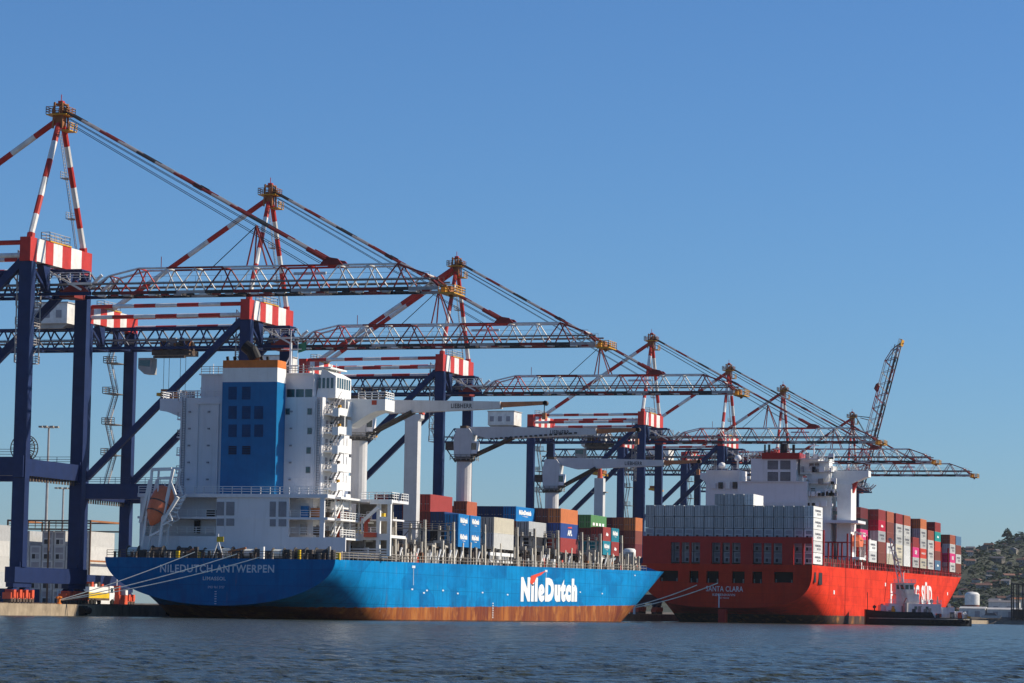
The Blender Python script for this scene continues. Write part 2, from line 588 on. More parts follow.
def terrain():
    xs = np.linspace(-1500, 900, 121)
    ys = np.concatenate([np.linspace(1440, 1475, 8), np.linspace(1500, 4600, 80)])
    def h(x, y):
        bank = smooth01((y - 1441) / 10) * 3.0 + (rnd.random() - .5) * (0.9 if y < 1474 else 0)
        side = smooth01((x + 760) / 330) * (0.80 + 0.20 * smooth01((x + 430) / 120))
        hill = smooth01((y - 1750) / 1250) * side * (80 + 6 * math.sin(x * 0.075 + 2) + 3.0 * math.sin(x * 0.19) + 0.012 * (x + 400))
        hill += 4 * math.sin(x * 0.05 + y * 0.013) * smooth01((y - 1800) / 400) * side
        return bank + hill
    vs = [(x, y, h(x, y) if y > 1441 else -2.0) for y in ys for x in xs]
    n = len(xs)
    fs = [(j * n + i, j * n + i + 1, (j + 1) * n + i + 1, (j + 1) * n + i) for j in range(len(ys) - 1) for i in range(n - 1)]
    b = MB()
    b.add(vs, [f for f in fs if f[0] // n >= 7], 'hill_soil')
    o = b.build('hill', smooth=True)
    tag(o, 'dusky green hillside rising beyond the far shore', 'hill', kind='structure')
    b = MB()
    b.add(vs, [f for f in fs if f[0] // n < 7], 'rock')
    tag(b.build('shore_bank'), 'brown rubble bank at the far edge of the water', 'bank', kind='structure')
    rnd2 = random.Random(1)
    def hh(x, y):
        i = min(max((x - xs[0]) / (xs[1] - xs[0]), 0), n - 1.001)
        j = np.searchsorted(ys, y) - 1
        j = min(max(j, 0), len(ys) - 2)
        fx, fy = i - int(i), (y - ys[j]) / (ys[j + 1] - ys[j])
        i = int(i)
        g = lambda a, c: vs[c * n + a][2]
        return (g(i, j) * (1 - fx) + g(i + 1, j) * fx) * (1 - fy) + (g(i, j + 1) * (1 - fx) + g(i + 1, j + 1) * fx) * fy
    return hh


hill_z = terrain()

# ------------------------------------------------------------------ gantry cranes
TIP = 61.2          # boom reach beyond the waterside rail
GZ = QUAY_Z


def lattice(mb, x0, x1, zb, zt, yb, yt, bay, chord_top, chord_bot, diag, r, taper0=0.0, taper1=0.0):
    """two inclined lattice planes; material lists cycle along the length"""
    n = max(2, round((x1 - x0) / bay))
    st = (x1 - x0) / n
    def ztop(x):
        if taper0 and x < x0 + taper0: return zb + 1.9 + (zt - zb - 1.9) * (x - x0) / taper0
        if taper1 and x > x1 - taper1: return zb + 0.9 + (zt - zb - 0.9) * (x1 - x) / taper1
        return zt
    def ytop(x):
        return yb + (yt - yb) * (ztop(x) - zb) / (zt - zb)
    for s in (-1, 1):
        for i in range(n):
            a, c = x0 + i * st, x0 + (i + 1) * st
            mid = (a + c) / 2
            dm = diag[i % len(diag)]
            B0, B1 = (a, s * yb, zb + .3), (c, s * yb, zb + .3)
            T = (mid, s * ytop(mid), ztop(mid))
            mb.tube(B0, T, r, dm, 5)
            mb.tube(T, B1, r, dm, 5)
            mb.bar((a, s * yb, zb + .25), (c, s * yb, zb + .25), 0.45, 0.46, chord_bot[i % len(chord_bot)])
            if i < n - 1:
                m2 = mid + st
                mb.tube(T, (m2, s * ytop(m2), ztop(m2)), r * 1.35, chord_top[(i // 2) % len(chord_top)], 6)
            mb.tube((a, s * (yb + .02), zb + 1.62), (c, s * (yb + .02), zb + 1.62), r * 1.3, 'grey_walk', 5)
            if i in (0, n - 1) and (taper0 if i == 0 else taper1):
                e = (a, s * yb, zb + 1.2) if i == 0 else (c, s * yb, zb + .6)
                mb.tube(T, e, r * 1.6, chord_top[(i // 2) % len(chord_top)], 6)
    for i in range(n):
        mid = x0 + (i + .5) * st
        mb.tube((mid, -ytop(mid), ztop(mid)), (mid, ytop(mid), ztop(mid)), r, diag[i % len(diag)], 5)
        mb.bar((mid - st / 2, -yb, zb + .2), (mid - st / 2, yb, zb + .2), 0.3, 0.35, chord_bot[0])


def gantry_crane(Yc, label, trolley_x, raised=False, reel=False, twin=0):
    X0 = -193.0
    root = thing('gantry_crane', (X0, Yc, GZ), label, 'crane', 'ship to shore cranes along the quay')
    o = (0, 0, GZ)
    RW = ['crane_red', 'crane_white']
    HL = 10.0
    # four legs
    for x, zt in ((0.0, 51.75), (-30.5, 51.4)):
        for s in (-1, 1):
            b = MB(o)
            y = s * (HL - 0.25)
            b.bar((x, y, 7.02), (x, y, zt), 2.0, 1.5, 'navy', 2.0, 1.4)
            b.box(x - .78, x + .78, y - 1.06, y + 1.06, 7.03, 7.7, 'navy')
            b.box(x - .80, x + .80, y - 1.08, y + 1.08, 20.0, 23.2, 'navy')
            b.build('leg', root)
    # sills and bogies
    for x in (0.0, -30.5):
        b = MB(o)
        b.box(x - .8, x + .8, -12.4, 12.4, 4.75, 7.0, 'navy')
        b.build('sill_beam', root)
        for s in (-1, 1):
            b = MB(o)
            y = s * 9.4
            b.box(x - .6, x + .6, y - 3.0, y + 3.0, 4.05, 4.74, 'navy')
            for q in (-1, 1):
                b.prism([(y + q * 2.0 - 1.5, 3.5), (y + q * 2.0 + 1.5, 3.5), (y + q * 2.0 + .5, 4.04), (y + q * 2.0 - .5, 4.04)], 'x', x - .5, x + .5, 'navy')
            bo = b.build('bogie', root)
            for q in range(4):
                yy = y - 3.0 + q * 2.0
                w = MB(o)
                w.box(x - .68, x + .68, yy - .82, yy + .82, 2.35, 3.3, 'soft_red')
                w.box(x - .5, x + .95, yy - .4, yy + .35, 2.7, 3.7, 'soft_red')
                for dy in (-.45, .45):
                    w.tube((x - .55, yy + dy, GZ + .5), (x + .72, yy + dy, GZ + .5), .34, 'machinery', 10)
                w.build('wheel_set', bo)
    # portal beams across and along the quay
    for s in (-1, 1):
        b = MB(o)
        b.box(-29.75, -.75, s * 9.75 - .75, s * 9.75 + .75, 20.3, 23.0, 'navy')
        b.rail([(-29.5, s * 10.4, 23.0), (-1, s * 10.4, 23.0)], 1.1, 'navy', 3)
        b.build('portal_beam', root)
    for x in (0.0, -30.5):
        b = MB(o)
        b.box(x - .6, x + .6, -8.7, 8.7, 20.35, 22.8, 'navy')
        for k in range(17):
            b.box(x + .0, x + .1, -8.0 + k, -7.5 + k, 19.6, 20.34, 'machinery')
        b.build('portal_beam', root)
    # diagonal braces
    for s in (-1, 1):
        b = MB(o)
        b.bar((-.9, s * 9.75, 51.7), (-29.6, s * 9.75, 24.0), .95, 1.15, 'navy')
        b.build('brace', root)
    # striped beams on the leg heads
    for x, zt, zb in ((0.0, 55.3, 51.9), (-30.5, 54.6, 51.55)):
        b = MB(o)
        ed = [-10.75, -8.6, -5.7, -2.9, 0.0, 2.9, 5.7, 8.6, 10.75] if x else [-10.75, -8.5, -5.6, -2.9, 0.2, 3.3, 7.0, 10.75]
        for i in range(len(ed) - 1):
            end = i in (0, len(ed) - 2)
            b.box(x - .85, x + .85, ed[i], ed[i + 1], zb - (0 if not end else .15), zt, RW[i % 2] if not end else 'crane_red')
        b.rail([(x + .7, -4, zt), (x + .7, 3, zt), (x - .7, 3, zt), (x - .7, -4, zt), (x + .7, -4, zt)], 1.5, 'galvanised', 1.7, .04)
        b.box(x - .95, x + .95, -4.2, 3.2, zt + .005, zt + .22, 'platform_yellow')
        b.build('striped_beam', root)
    # horizontal ties
    for s in (-1, 1):
        for z in (54.6, 52.7):
            b = MB(o)
            b.banded((-.9, s * 9.6, z), (-29.6, s * 9.6, z - .2), .36, RW if z > 53 else RW[::-1], 4.2)
            b.build('tie', root)
    # mast
    for s in (-1, 1):
        b = MB(o)
        b.tube((.1, s * 9.2, 55.3), (.1, s * 9.05, 56.0), .62, 'crane_red', 8)
        b.banded((.1, s * 9.05, 56.0), (.1, s * .8, 73.6), .47, RW[::-1], 3.05)
        b.build('mast_leg', root)
        b = MB(o)
        if twin or s > 0:
            b.banded((-.4, s * 1.3 * twin, 74.4), (-30.3, s * 2.4 * twin, 54.7), .48, RW, 4.3)
            b.build('backstay', root)
    b = MB(o)
    A, C = Vector((-.9, 8.6, 55.3)), Vector((-.9, 1.6, 72.6))
    w_ = Vector((0, .6, 0))
    b.tube(A, C, .06, 'galvanised', 5)
    b.tube(A + w_, C + w_, .06, 'galvanised', 5)
    for k in range(40):
        b.bar(A.lerp(C, k / 40), A.lerp(C, k / 40) + w_, .05, .05, 'galvanised')
    for t in (.28, .62):
        p = A.lerp(C, t)
        b.box(-1.6, -.5, p.y - .4, p.y + 1.3, p.z, p.z + .1, 'galvanised')
        b.rail([(-1.6, p.y - .4, p.z), (-1.6, p.y + 1.3, p.z), (-.5, p.y + 1.3, p.z)], 1.1, 'galvanised', 1, .035)
    b.build('ladder', root)
    # mast head
    b = MB(o)
    for sx in (-1, 1):
        for sy in (-1, 1):
            b.bar((sx * .75, sy * 1.1, 72.9), (sx * .6, sy * .95, 76.9), .26, .26, 'platform_rust')
    b.box(-.55, .55, -.8, .8, 73.4, 75.4, 'platform_rust')
    b.box(-1.7, 1.6, -1.6, 1.6, 74.9, 75.05, 'platform_yellow')
    b.rail([(-1.7, -1.6, 75.05), (1.6, -1.6, 75.05), (1.6, 1.6, 75.05), (-1.7, 1.6, 75.05), (-1.7, -1.6, 75.05)], 1.1, 'platform_rust', 1.1, .045)
    b.box(.6, 2.1, -1.3, 1.3, 72.5, 72.65, 'platform_yellow')
    b.rail([(2.1, -1.3, 72.65), (2.1, 1.3, 72.65)], 1.1, 'platform_yellow', 1, .05)
    b.box(-.9, .9, -.8, .8, 76.6, 76.75, 'platform_rust')
    b.box(-.35, .4, -.4, .4, 76.75, 77.2, 'crane_red')
    b.tube((0, 0, 77), (0, 0, 78.2), .07, 'crane_red', 5)
    for sy in (-.55, .55):
        b.tube((.55, sy - .12, 75.6), (.55, sy + .12, 75.6), .7, 'machinery', 12)
    b.build('mast_head', root)
    # back girder over the quay
    b = MB(o)
    NV = ['navy']
    lattice(b, -57, 7, 47.4, 51.3, 2.7, 1.5, 4.3, NV, NV, NV, .16)
    b.bar((-57, 3.4, 48.95), (7, 3.4, 48.95), .8, .06, 'grey_walk')
    b.rail([(-57, 3.8, 48.95), (7, 3.8, 48.95)], 1.0, 'navy', 4, .03, 1)
    for s in (-1, 1):      # hangers from the striped beams
        for x, zt in ((-.1, 51.8), (-30.5, 51.4)):
            b.prism([(s * 5.4, zt), (s * 3.0, zt), (s * 2.75, 47.9), (s * 3.5, 47.9)], 'x', x - .55, x + .55, 'navy')
            b.bar((x, s * 9.0, zt), (x, s * 3.0, 48.0), .4, .4, 'navy')
    b.box(3.4, 7.2, -3.1, -2.95, 48.95, 49.3, 'crane_white')
    b.box(3.4, 7.2, 2.95, 3.1, 48.95, 49.3, 'crane_white')
    b.bar((-.9, -3.0, 51.6), (5.6, -3.0, 48.2), .22, .3, 'crane_white')
    b.prism([(2.2, 47.9), (6.8, 47.9), (4.6, 49.6)], 'y', -2.95, -2.75, 'stay_red')
    b.rail([(-2.5, -3.6, 49.6), (7.2, -3.6, 49.6)], 1.1, 'crane_white', 1.6, .05)
    b.box(1.6, 4.0, -2.0, 2.0, 47.2, 48.4, 'stay_red')
    b.bar((6.2, -2.4, 48.2), (8.6, -2.4, 50.4), .3, .4, 'crane_white')
    b.bar((6.2, 2.4, 48.2), (8.6, 2.4, 50.4), .3, .4, 'crane_white')
    b.build('back_girder', root)
    # boom
    b = MB(o)
    D = ['stay_red', 'crane_red', 'crane_white', 'crane_white', 'stay_red', 'crane_white']  # the darker red puts shade into the colour of some diagonals
    zb, zt = 47.4, 51.4
    lattice(b, 7.3, TIP, zb, zt, 2.7, 1.5, 4.55, ['crane_white', 'stay_red', 'crane_white', 'crane_red'], ['stay_dark', 'stay_red', 'stay_dark', 'stay_white'], D, .12, 4.6, 4.6)
    for k in range(26):
        b.box(8.3 + k * 2.02, 9.4 + k * 2.02, -3.1, -2.5, zb - .26, zb - .02, ['crane_white', 'stay_red', 'stay_white', 'stay_dark'][k % 4])
    for s in (-1, 1):      # stay brackets on the top chord
        b.prism([(42.6, zt), (46.2, zt), (45.4, zt + .9), (43.6, zt + 1.2)], 'y', s * 1.6 - .18, s * 1.6 + .18, 'stay_red')
    b.tube((17, 0, zt), (17, 0, zt + 1.9), .06, 'stay_red', 5)
    b.box(38.5, 43.5, -1.4, -1.1, zt - 1.35, zt - .95, 'crane_white')
    boom = b.build('boom', root)
    w = MB(o)
    for s in (-1, 1):
        w.bar((8, s * 3.1, 48.95), (60, s * 3.1, 48.95), .6, .12, 'grey_walk')
        w.rail([(8, s * 3.4, 48.95), (60, s * 3.4, 48.95)], 1.0, 'grey_walk', 4.0, .02, 1)
    w.build('walkway', boom)
    t = MB(o)
    t.box(TIP, TIP + 2.3, -2.6, 2.6, 46.9, 47.08, 'platform_yellow')
    t.rail([(TIP, -2.6, 47.08), (TIP + 2.3, -2.6, 47.08), (TIP + 2.3, 2.6, 47.08), (TIP, 2.6, 47.08)], 1.05, 'platform_yellow', 1.3, .045)
    t.box(TIP + .1, TIP + .8, -2.0, -1.2, 47.1, 47.8, 'platform_yellow')
    t.box(TIP + .1, TIP + .9, .2, 1.8, 47.1, 48.3, 'platform_rust')
    t.bar((TIP, 0, 48.4), (TIP + 1.2, 0, 46.5), .4, .5, 'platform_rust')
    t.build('tip_platform', boom)
    if raised:
        ang = R(75.5)
        hinge = Vector((7.0, 0, 49.2 - GZ))
        rot = Matrix.Translation(hinge - Vector((4.6, 0, 0))) @ Matrix.Rotation(-ang, 4, 'Y') @ Matrix.Translation(-hinge)
        boom.matrix_local = rot
        for s in (-1, 1):
            b = MB(o)
            q = rot @ Vector((33.0, s * 1.5, 51.5 - GZ)) + Vector((0, 0, GZ))
            b.tube((.9, s * .6, 75.6), q, .10, 'stay_dark', 5)
            b.tube((.9, s * .6, 76.2), q + Vector((-.6, 0, -8)), .10, 'stay_dark', 5)
            b.build('forestay', root)
    else:
        for s in (-1, 1):
            b = MB(o)
            P, Q = Vector((.9, s * 1.0, 75.6)), Vector((43.6, s * 1.6, 52.2))
            b.banded(P, P.lerp(Q, .5), .24, ['stay_dark', 'stay_white', 'stay_red', 'stay_white'], 3.4, 6)
            b.banded(P.lerp(Q, .5), P.lerp(Q, .93), .24, ['stay_red', 'stay_white', 'stay_red', 'stay_dark'], 3.6, 6)
            b.tube(P.lerp(Q, .93), Q, .40, 'stay_red', 6)
            m_ = P.lerp(Q, .52)
            b.bar(m_ - (Q - P) * .016, m_ + (Q - P) * .016, .36, .6, 'stay_dark')
            b.bar(P + Vector((.1, 0, -.9)), Q + Vector((-1.0, 0, -.5)), .09, .09, 'stay_dark')
            b.bar(P + Vector((.1, s * .3, -1.6)), Q + Vector((-3.2, 0, -.75)), .09, .09, 'stay_dark')
            b.build('forestay', root)
    # inner stay frame at the boom foot
    b = MB(o)
    if not raised:
        for s in (-1, 1):
            b.banded((31.2, s * 1.5, 51.4), (32.0, s * .2, 57.6), .13, ['stay_red'], 9, 5)
            b.banded((34.4, s * 1.5, 51.4), (32.0, s * .2, 57.6), .13, ['stay_red'], 9, 5)
        b.tube((32.0, 0, 57.6), (25.0, 0, 51.4), .07, 'stay_dark', 4)
    else:
        b.tube((32.0, 0, 51.4), (32.0, 0, 55.0), .15, 'stay_red', 5)
    b.build('stay_frame', boom)
    # machinery house behind the landside legs
    b = MB(o)
    b.box(-44.6, -37.2, -3.6, 3.6, 52.2, 55.9, 'crane_white')
    b.box(-44.8, -37.0, -3.8, 3.8, 55.9, 56.1, 'galvanised')
    for k in range(3):
        b.box(-44 + k * 2.3, -42.9 + k * 2.3, -3.66, -3.61, 53.2, 54.6, 'louver')
    b.prism([(-44.6, 52.18), (-37.2, 52.18), (-38.4, 51.35), (-43.4, 51.35)], 'y', -3.0, 3.0, 'galvanised')
    mh = b.build('machinery_house', root)
    # trolley and operator cab under the back girder
    b = MB(o)
    tx = trolley_x
    b.box(tx - 3.6, tx + 3.6, -2.2, 2.2, 46.4, 47.3, 'machinery')
    for k in range(14):
        a = rnd.uniform(tx - 3.4, tx + 3.2)
        c = rnd.uniform(-2, 1.4)
        z = 47.3 + rnd.uniform(.3, 2.4)
        b.box(a, a + rnd.uniform(.4, 1.4), c, c + .8, 47.3, z, rnd.choice(['machinery', 'platform_rust', 'machinery', 'stay_white']))
    b.box(tx - 3.0, tx + 3.0, -2.9, -2.25, 45.8, 46.2, 'machinery')
    for s in (-1, 1):
        for dx in (-1.6, 1.6):
            b.tube((tx + dx, s * 1.2, 46.4), (tx + dx, s * 1.2, 40.2), .045, 'stay_dark', 4)
    b.box(tx - 1.2, tx + 1.2, -3.2, 3.2, 39.3, 40.2, 'platform_rust')
    b.box(tx - .9, tx + .9, -5.8, 5.8, 38.8, 39.35, 'platform_yellow')
    tr = b.build('trolley', root)
    b = MB(o)
    b.prism([(tx - 6.6, 46.0), (tx - 4.0, 46.0), (tx - 4.0, 43.1), (tx - 5.4, 43.1), (tx - 6.6, 44.1)], 'y', -1.2, 1.2, 'galvanised')
    b.prism([(tx - 6.45, 45.6), (tx - 4.3, 45.6), (tx - 4.3, 44.4), (tx - 6.45, 44.6)], 'y', -1.23, -1.205, 'window_glass')
    b.build('cab', tr)
    # stair tower on the landside leg, lattice tower on the waterside
    b = MB(o)
    y0, x = 8.4, -32.6
    for k in range(5):
        z = 23.4 + k * 5.6
        up_ = ((x, y0 - 2.4, z), (x, y0 + 1.0, z + 5.6))
        a, c = up_ if k % 2 == 0 else ((x, y0 + 1.0, z), (x, y0 - 2.4, z + 5.6))
        b.stair(a, c, (-.8, 0, 0), 'stay_white')
        b.box(x - 1.3, x + 1.4, y0 - 3.0, y0 + 1.5, z + 5.5, z + 5.62, 'grey_walk')
        b.rail([(x + 1.2, y0 - 3.0, z + 5.62), (x - 1.3, y0 - 3.0, z + 5.62), (x - 1.3, y0 + 1.5, z + 5.62)], 1.1, 'grey_walk', 1.5, .05)
    b.build('stair', root)
    b = MB(o)
    for xx in (-3.6, -1.4):
        for yy in (-5.6, -2.2):
            b.bar((xx, yy, 37.2), (xx, yy, 54), .16, .16, 'stay_white')
    for k in range(6):
        z = 37.2 + k * 2.8
        b.box(-3.7, -1.3, -5.7, -2.1, z, z + .1, 'stay_white')
        b.stair((-3.2, -5.3 if k % 2 else -2.6, z), (-3.2, -2.6 if k % 2 else -5.3, z + 2.8), (.8, 0, 0), 'stay_white')
        b.rail([(-3.7, -5.7, z + .1), (-1.3, -5.7, z + .1), (-1.3, -2.1, z + .1), (-3.7, -2.1, z + .1)], 1.1, 'stay_white', 1.3, .04)
        b.bar((-1.4, -5.6, z), (-1.4, -2.2, z + 2.8), .1, .1, 'stay_white')
        b.bar((-3.6, -5.6, z + 2.8), (-1.4, -5.6, z), .1, .1, 'stay_white')
    b.build('lift_tower', root)
    if reel:
        b = MB(o)
        for k in range(20):
            t = 2 * math.pi * k / 20
            t2 = 2 * math.pi * (k + 1) / 20
            for yy in (-.55, .55):
                b.bar((-2.2 + 1.95 * math.cos(t), -4.4 + yy, 24.6 + 1.95 * math.sin(t)), (-2.2 + 1.95 * math.cos(t2), -4.4 + yy, 24.6 + 1.95 * math.sin(t2)), .12, .12, 'machinery')
                b.bar((-2.2, -4.4 + yy * .6, 24.6), (-2.2 + 1.95 * math.cos(t), -4.4 + yy, 24.6 + 1.95 * math.sin(t)), .08, .08, 'machinery')
        b.tube((-2.2, -5.2, 24.6), (-2.2, -3.6, 24.6), .5, 'platform_rust', 12)
        b.bar((-2.2, -3.8, 24.6), (-1.2, -3.8, 22.8), .3, .3, 'navy')
        b.build('cable_reel', root)
    return root


CR = [(406.9, 'navy gantry crane nearest in the row, its legs standing left of the blue stern', -20, False, True),
      (494.0, 'navy gantry crane whose striped head rises directly behind the blue ship\'s funnel', -17.5, False, False),
      (604.0, 'navy gantry crane with twin striped backstays, rising right of the blue ship\'s bridge', -20, False, False, 1),
      (777.5, 'navy gantry crane rising above the short containers near the blue ship\'s bow', -14, False, False),
      (874.0, 'navy gantry crane standing just left of the red ship\'s funnel, fifth along the row', -22, False, False),
      (956.0, 'navy gantry crane whose mast stands right above the red ship\'s black exhaust pipes', -18, False, False),
      (1084.0, 'navy gantry crane with its lattice boom raised to the sky, farthest along the row', -25, True, False)]
for c in CR:
    gantry_crane(*c)

# ------------------------------------------------------------------ ship hulls


def hull_half(y, z, B, zd, Lw, Ld, Ew, Ed, zb0, run, pst=2.3):
    zb = zb0 - 15 * smooth01(y / run)
    p = pst + (6.3 - pst) * smooth01(y / (run * .7))
    d = min(1, max(0, (zd - z) / (zd - zb)))
    h = B / 2 * max(0, 1 - d ** p) ** (1 / p)
    v = min(1, max(0, z / zd))
    L = Lw + (Ld - Lw) * v
    E = Ew + (Ed - Ew) * v
    t = min(1, max(0, (y - (L - E)) / E))
    return h * max(0, 1 - t ** (2.0 + .6 * v))


def make_hull(name, mat, root, B, zdeck, Lw, Ld, Ew, Ed, zb0, run, ny=90, nz=18, holes=None, pst=2.3, deckfn=None):
    off = tuple(root.location)
    b = MB()
    S = [(i / ny) ** 1.0 for i in range(ny + 1)]
    S = sorted(set([0, .004, .01, .018, .028] + S + [1 - .004, 1 - .01]))
    grid = []
    for s in S:
        col = []
        for k in range(nz + 1):
            w = (k / nz) ** 1.6
            yy = s * Ld
            zd = zdeck(yy)
            zb = max(-1.6, zb0 - 15 * smooth01(yy / run))
            z = zb + w * (zd - zb)
            v = min(1, max(0, z / zd))
            L = Lw + (Ld - Lw) * v
            y = s * L
            col.append((hull_half(y, z, B, zd, Lw, Ld, Ew, Ed, zb0, run, pst), y, z))
        grid.append(col)
    n = nz + 1
    vs, fs = [], []
    for sgn in (1, -1):
        base = len(vs)
        vs += [(sgn * x, y, z) for c in grid for x, y, z in c]
        for i in range(len(S) - 1):
            for k in range(nz):
                a, d = base + i * n + k, base + i * n + k + 1
                e, f_ = base + (i + 1) * n + k, base + (i + 1) * n + k + 1
                fs.append((a, e, f_, d) if sgn > 0 else (d, f_, e, a))
    b.add(vs, fs, mat)
    ho = b.build(name, root, smooth=True)
    # transom plate (bands, so that openings stay open) and deck are flat
    b = MB()
    zd = zdeck(0)
    zs = [zb0 + (k / 40) ** 1.5 * (zd - zb0) for k in range(41)]
    if holes:
        zs = sorted(zs + [z for h in holes for z in h[2:4]])
    for za, zc in zip(zs[:-1], zs[1:]):
        if zc - za < 1e-4: continue
        ha, hc = (hull_half(0, z, B, zd, Lw, Ld, Ew, Ed, zb0, run, pst) for z in (za, zc))
        cuts = []
        if holes:
            cuts = sorted((h[0], h[1]) for h in holes if h[2] <= za + 1e-4 and h[3] >= zc - 1e-4)
        edges = [(-ha, -hc)]
        for c0, c1 in cuts:
            edges += [(c0, c0), (c1, c1)]
        edges.append((ha, hc))
        for q in range(0, len(edges), 2):
            (a0, a1), (b0, b1) = edges[q], edges[q + 1]
            b.add([(a0, 0, za), (b0, 0, za), (b1, 0, zc), (a1, 0, zc)], [(0, 1, 2, 3)], mat)
    b.build('transom', root)
    b = MB()
    dk = [c[-1] for c in grid]
    if deckfn:
        dk = [(hull_half(y, deckfn(y), B, zdeck(y), Lw, Ld, Ew, Ed, zb0, run, pst) - .01, y, deckfn(y)) for x, y, z in dk]
    for (x, y, z), (x2, y2, z2) in zip(dk[:-1], dk[1:]):
        b.add([(-x, y, z - .02), (x, y, z - .02), (x2, y2, z2 - .02), (-x2, y2, z2 - .02)], [(0, 1, 2, 3)], 'deck_grey')
    b.build('deck', root)
    return ho


# ------------------------------------------------------------------ the blue ship
BY, BX, BB = 416.0, -169.35, 36.9
bz = lambda Y: 8.92 + 0.0094 * (Y - 416)
blue = thing('container_ship', (BX, BY, 0), 'blue container ship with white bridge tower and a rusty waterline', 'ship')
BO = (BX, BY, 0)
make_hull('hull', 'blue_hull', blue, BB, lambda y: 8.92 + .0094 * y + 1.7 * smooth01((y - 220) / 18), 221, 240, 68, 46, 1.9, 60, pst=2.05, deckfn=lambda y: 8.92 + .0094 * y)
b = MB(BO)
ty = BY - .04
p0, p1 = at(160, 572.3, ty), at(274, 573.3, ty)
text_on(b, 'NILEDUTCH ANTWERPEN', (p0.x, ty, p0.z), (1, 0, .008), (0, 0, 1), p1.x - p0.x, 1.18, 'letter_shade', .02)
b.build('stern_lettering', blue)
b = MB(BO)
p0, p1 = at(202.8, 580.2, ty), at(225.7, 580.2, ty)
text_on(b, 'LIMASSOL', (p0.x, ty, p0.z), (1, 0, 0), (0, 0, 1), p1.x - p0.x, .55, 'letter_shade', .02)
b.build('stern_lettering', blue)
b = MB(BO)
p0, p1 = at(208, 588.2, ty), at(224.4, 588.2, ty)
text_on(b, 'IMO 961 3757', (p0.x, ty, p0.z), (1, 0, 0), (0, 0, 1), p1.x - p0.x, .36, 'letter_shade', .0)
b.build('stern_lettering', blue)
b = MB(BO)
for k in range(6):
    b.box(BX - .5, BX - .2, ty - .01, ty + .02, 2.1 + k * .36, 2.22 + k * .36, 'letter_shade')
b.build('draught_mark', blue)
b = MB(BO)
hx = BX + BB / 2 + .05
text_on(b, 'NileDutch', (hx, 513.2, 3.42), (0, 1, .0075), (0, 0.03, 1), 38.0, 4.5, 'letter_white', .075)
b.build('side_lettering', blue)
b = MB(BO)
for q in [[(519.0, 7.0), (519.4, 8.2), (529.3, 9.35), (526.0, 8.5), (523.2, 8.1), (521.8, 7.2), (520.2, 6.7)]]:
    b.prism(q, 'x', hx + .0, hx + .05, 'logo_red')
b.build('side_emblem', blue)
b = MB(BO)
for Y, z in ((452, 5.0), (458, 4.5), (459.5, 4.9), (468, 5.0), (476, 4.6), (490, 4.9), (505, 4.7), (553.5, 5.7), (570, 5.6), (596, 9.6)):
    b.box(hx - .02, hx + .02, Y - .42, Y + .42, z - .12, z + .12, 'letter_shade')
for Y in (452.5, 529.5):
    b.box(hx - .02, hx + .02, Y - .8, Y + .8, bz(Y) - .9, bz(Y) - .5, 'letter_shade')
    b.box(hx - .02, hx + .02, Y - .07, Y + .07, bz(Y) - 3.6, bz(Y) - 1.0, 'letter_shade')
for k in range(7):
    b.box(hx - .02, hx + .02, 496, 496.5, .6 + k * .4, .8 + k * .4, 'letter_white')
b.build('draught_mark', blue)

# accommodation: lower deckhouse with recessed decks
LX0, LX1, LY = -186.0, -155.6, 424.5
zf = 9.0
b = MB(BO)
b.box(LX0, LX1 + 3.2, LY, LY + .3, 10.3, 12.4, 'house_white')           # wall band above the mooring deck
b.box(-173.4, -161.6, LY + .02, LY + .4, 12.4, 18.35, 'house_white')  # solid middle
b.box(LX0, LX1 - 3.2, LY + 3.0, LY + 20, zf, 18.35, 'house_white')
for y in (4.2, 7.5, 11, 15):
    b.box(LX1 - .25, LX1 - .02, LY + y, LY + y + .3, 9.2, 18.34, 'white')
for z in (12.2, 15.05, 18.35):
    b.box(LX1 - 3.2, LX1 + 1.2, LY + 3.21, LY + 19, z, z + .3, 'white')
for z in (12.4, 15.2):
    for y in (4.5, 9, 13):
        b.box(LX1 - 3.19, LX1 - 3.1, LY + y, LY + y + .9, z + .15, z + 2.0, 'louver')
    b.box(LX1 - 2.6, LX1 - 1.6, LY + 6, LY + 8, z + .3, z + 1.2, 'lash_dark')
    b.box(LX1 - 2.0, LX1 - 1.4, LY + 10.5, LY + 11.2, z + .3, z + 1.5, 'soft_red')          # house behind the open galleries
b.box(LX0, LX0 + .6, LY, LY + 3, 12.4, 18.35, 'house_white')
for z in (15.05, 18.35):
    b.box(LX0 - .4, LX1 + .3, LY - .25 if z > 18 else LY - .05, LY + 3.2, z, z + (.55 if z > 18 else .35), 'house_white')
b.box(-156.6, LX1 - .3, LY, LY + .4, 12.4, 18.35, 'house_white')
b.box(LX0 + .3, LX1, LY + .3, LY + 8, zf, zf + 1.3, 'deck_grey')
dh = b.build('deckhouse', blue)
for (xa, xb, ya, yb) in ((217, 223.9, 501.8, 515.4), (226.5, 234.2, 501.8, 515.4), (217, 223.9, 518.4, 525.8), (226.5, 234.2, 518.4, 525.8),
                         (270, 275.6, 502.2, 516.8), (278.8, 286.2, 502.2, 516.8), (270, 275.6, 519.2, 526.4), (278.8, 286.2, 519.2, 526.4)):
    p, q = at(xa, ya, LY), at(xb, yb, LY)
    b = MB(BO)
    b.box(p.x, q.x, LY - .04, LY + .015, q.z, p.z, 'louver')
    k = 0
    while q.z + .1 + k * .3 < p.z:
        b.box(p.x, q.x, LY - .09, LY - .041, q.z + .05 + k * .3, q.z + .2 + k * .3, 'louver')
        k += 1
    b.build('louver', dh)
b = MB(BO)
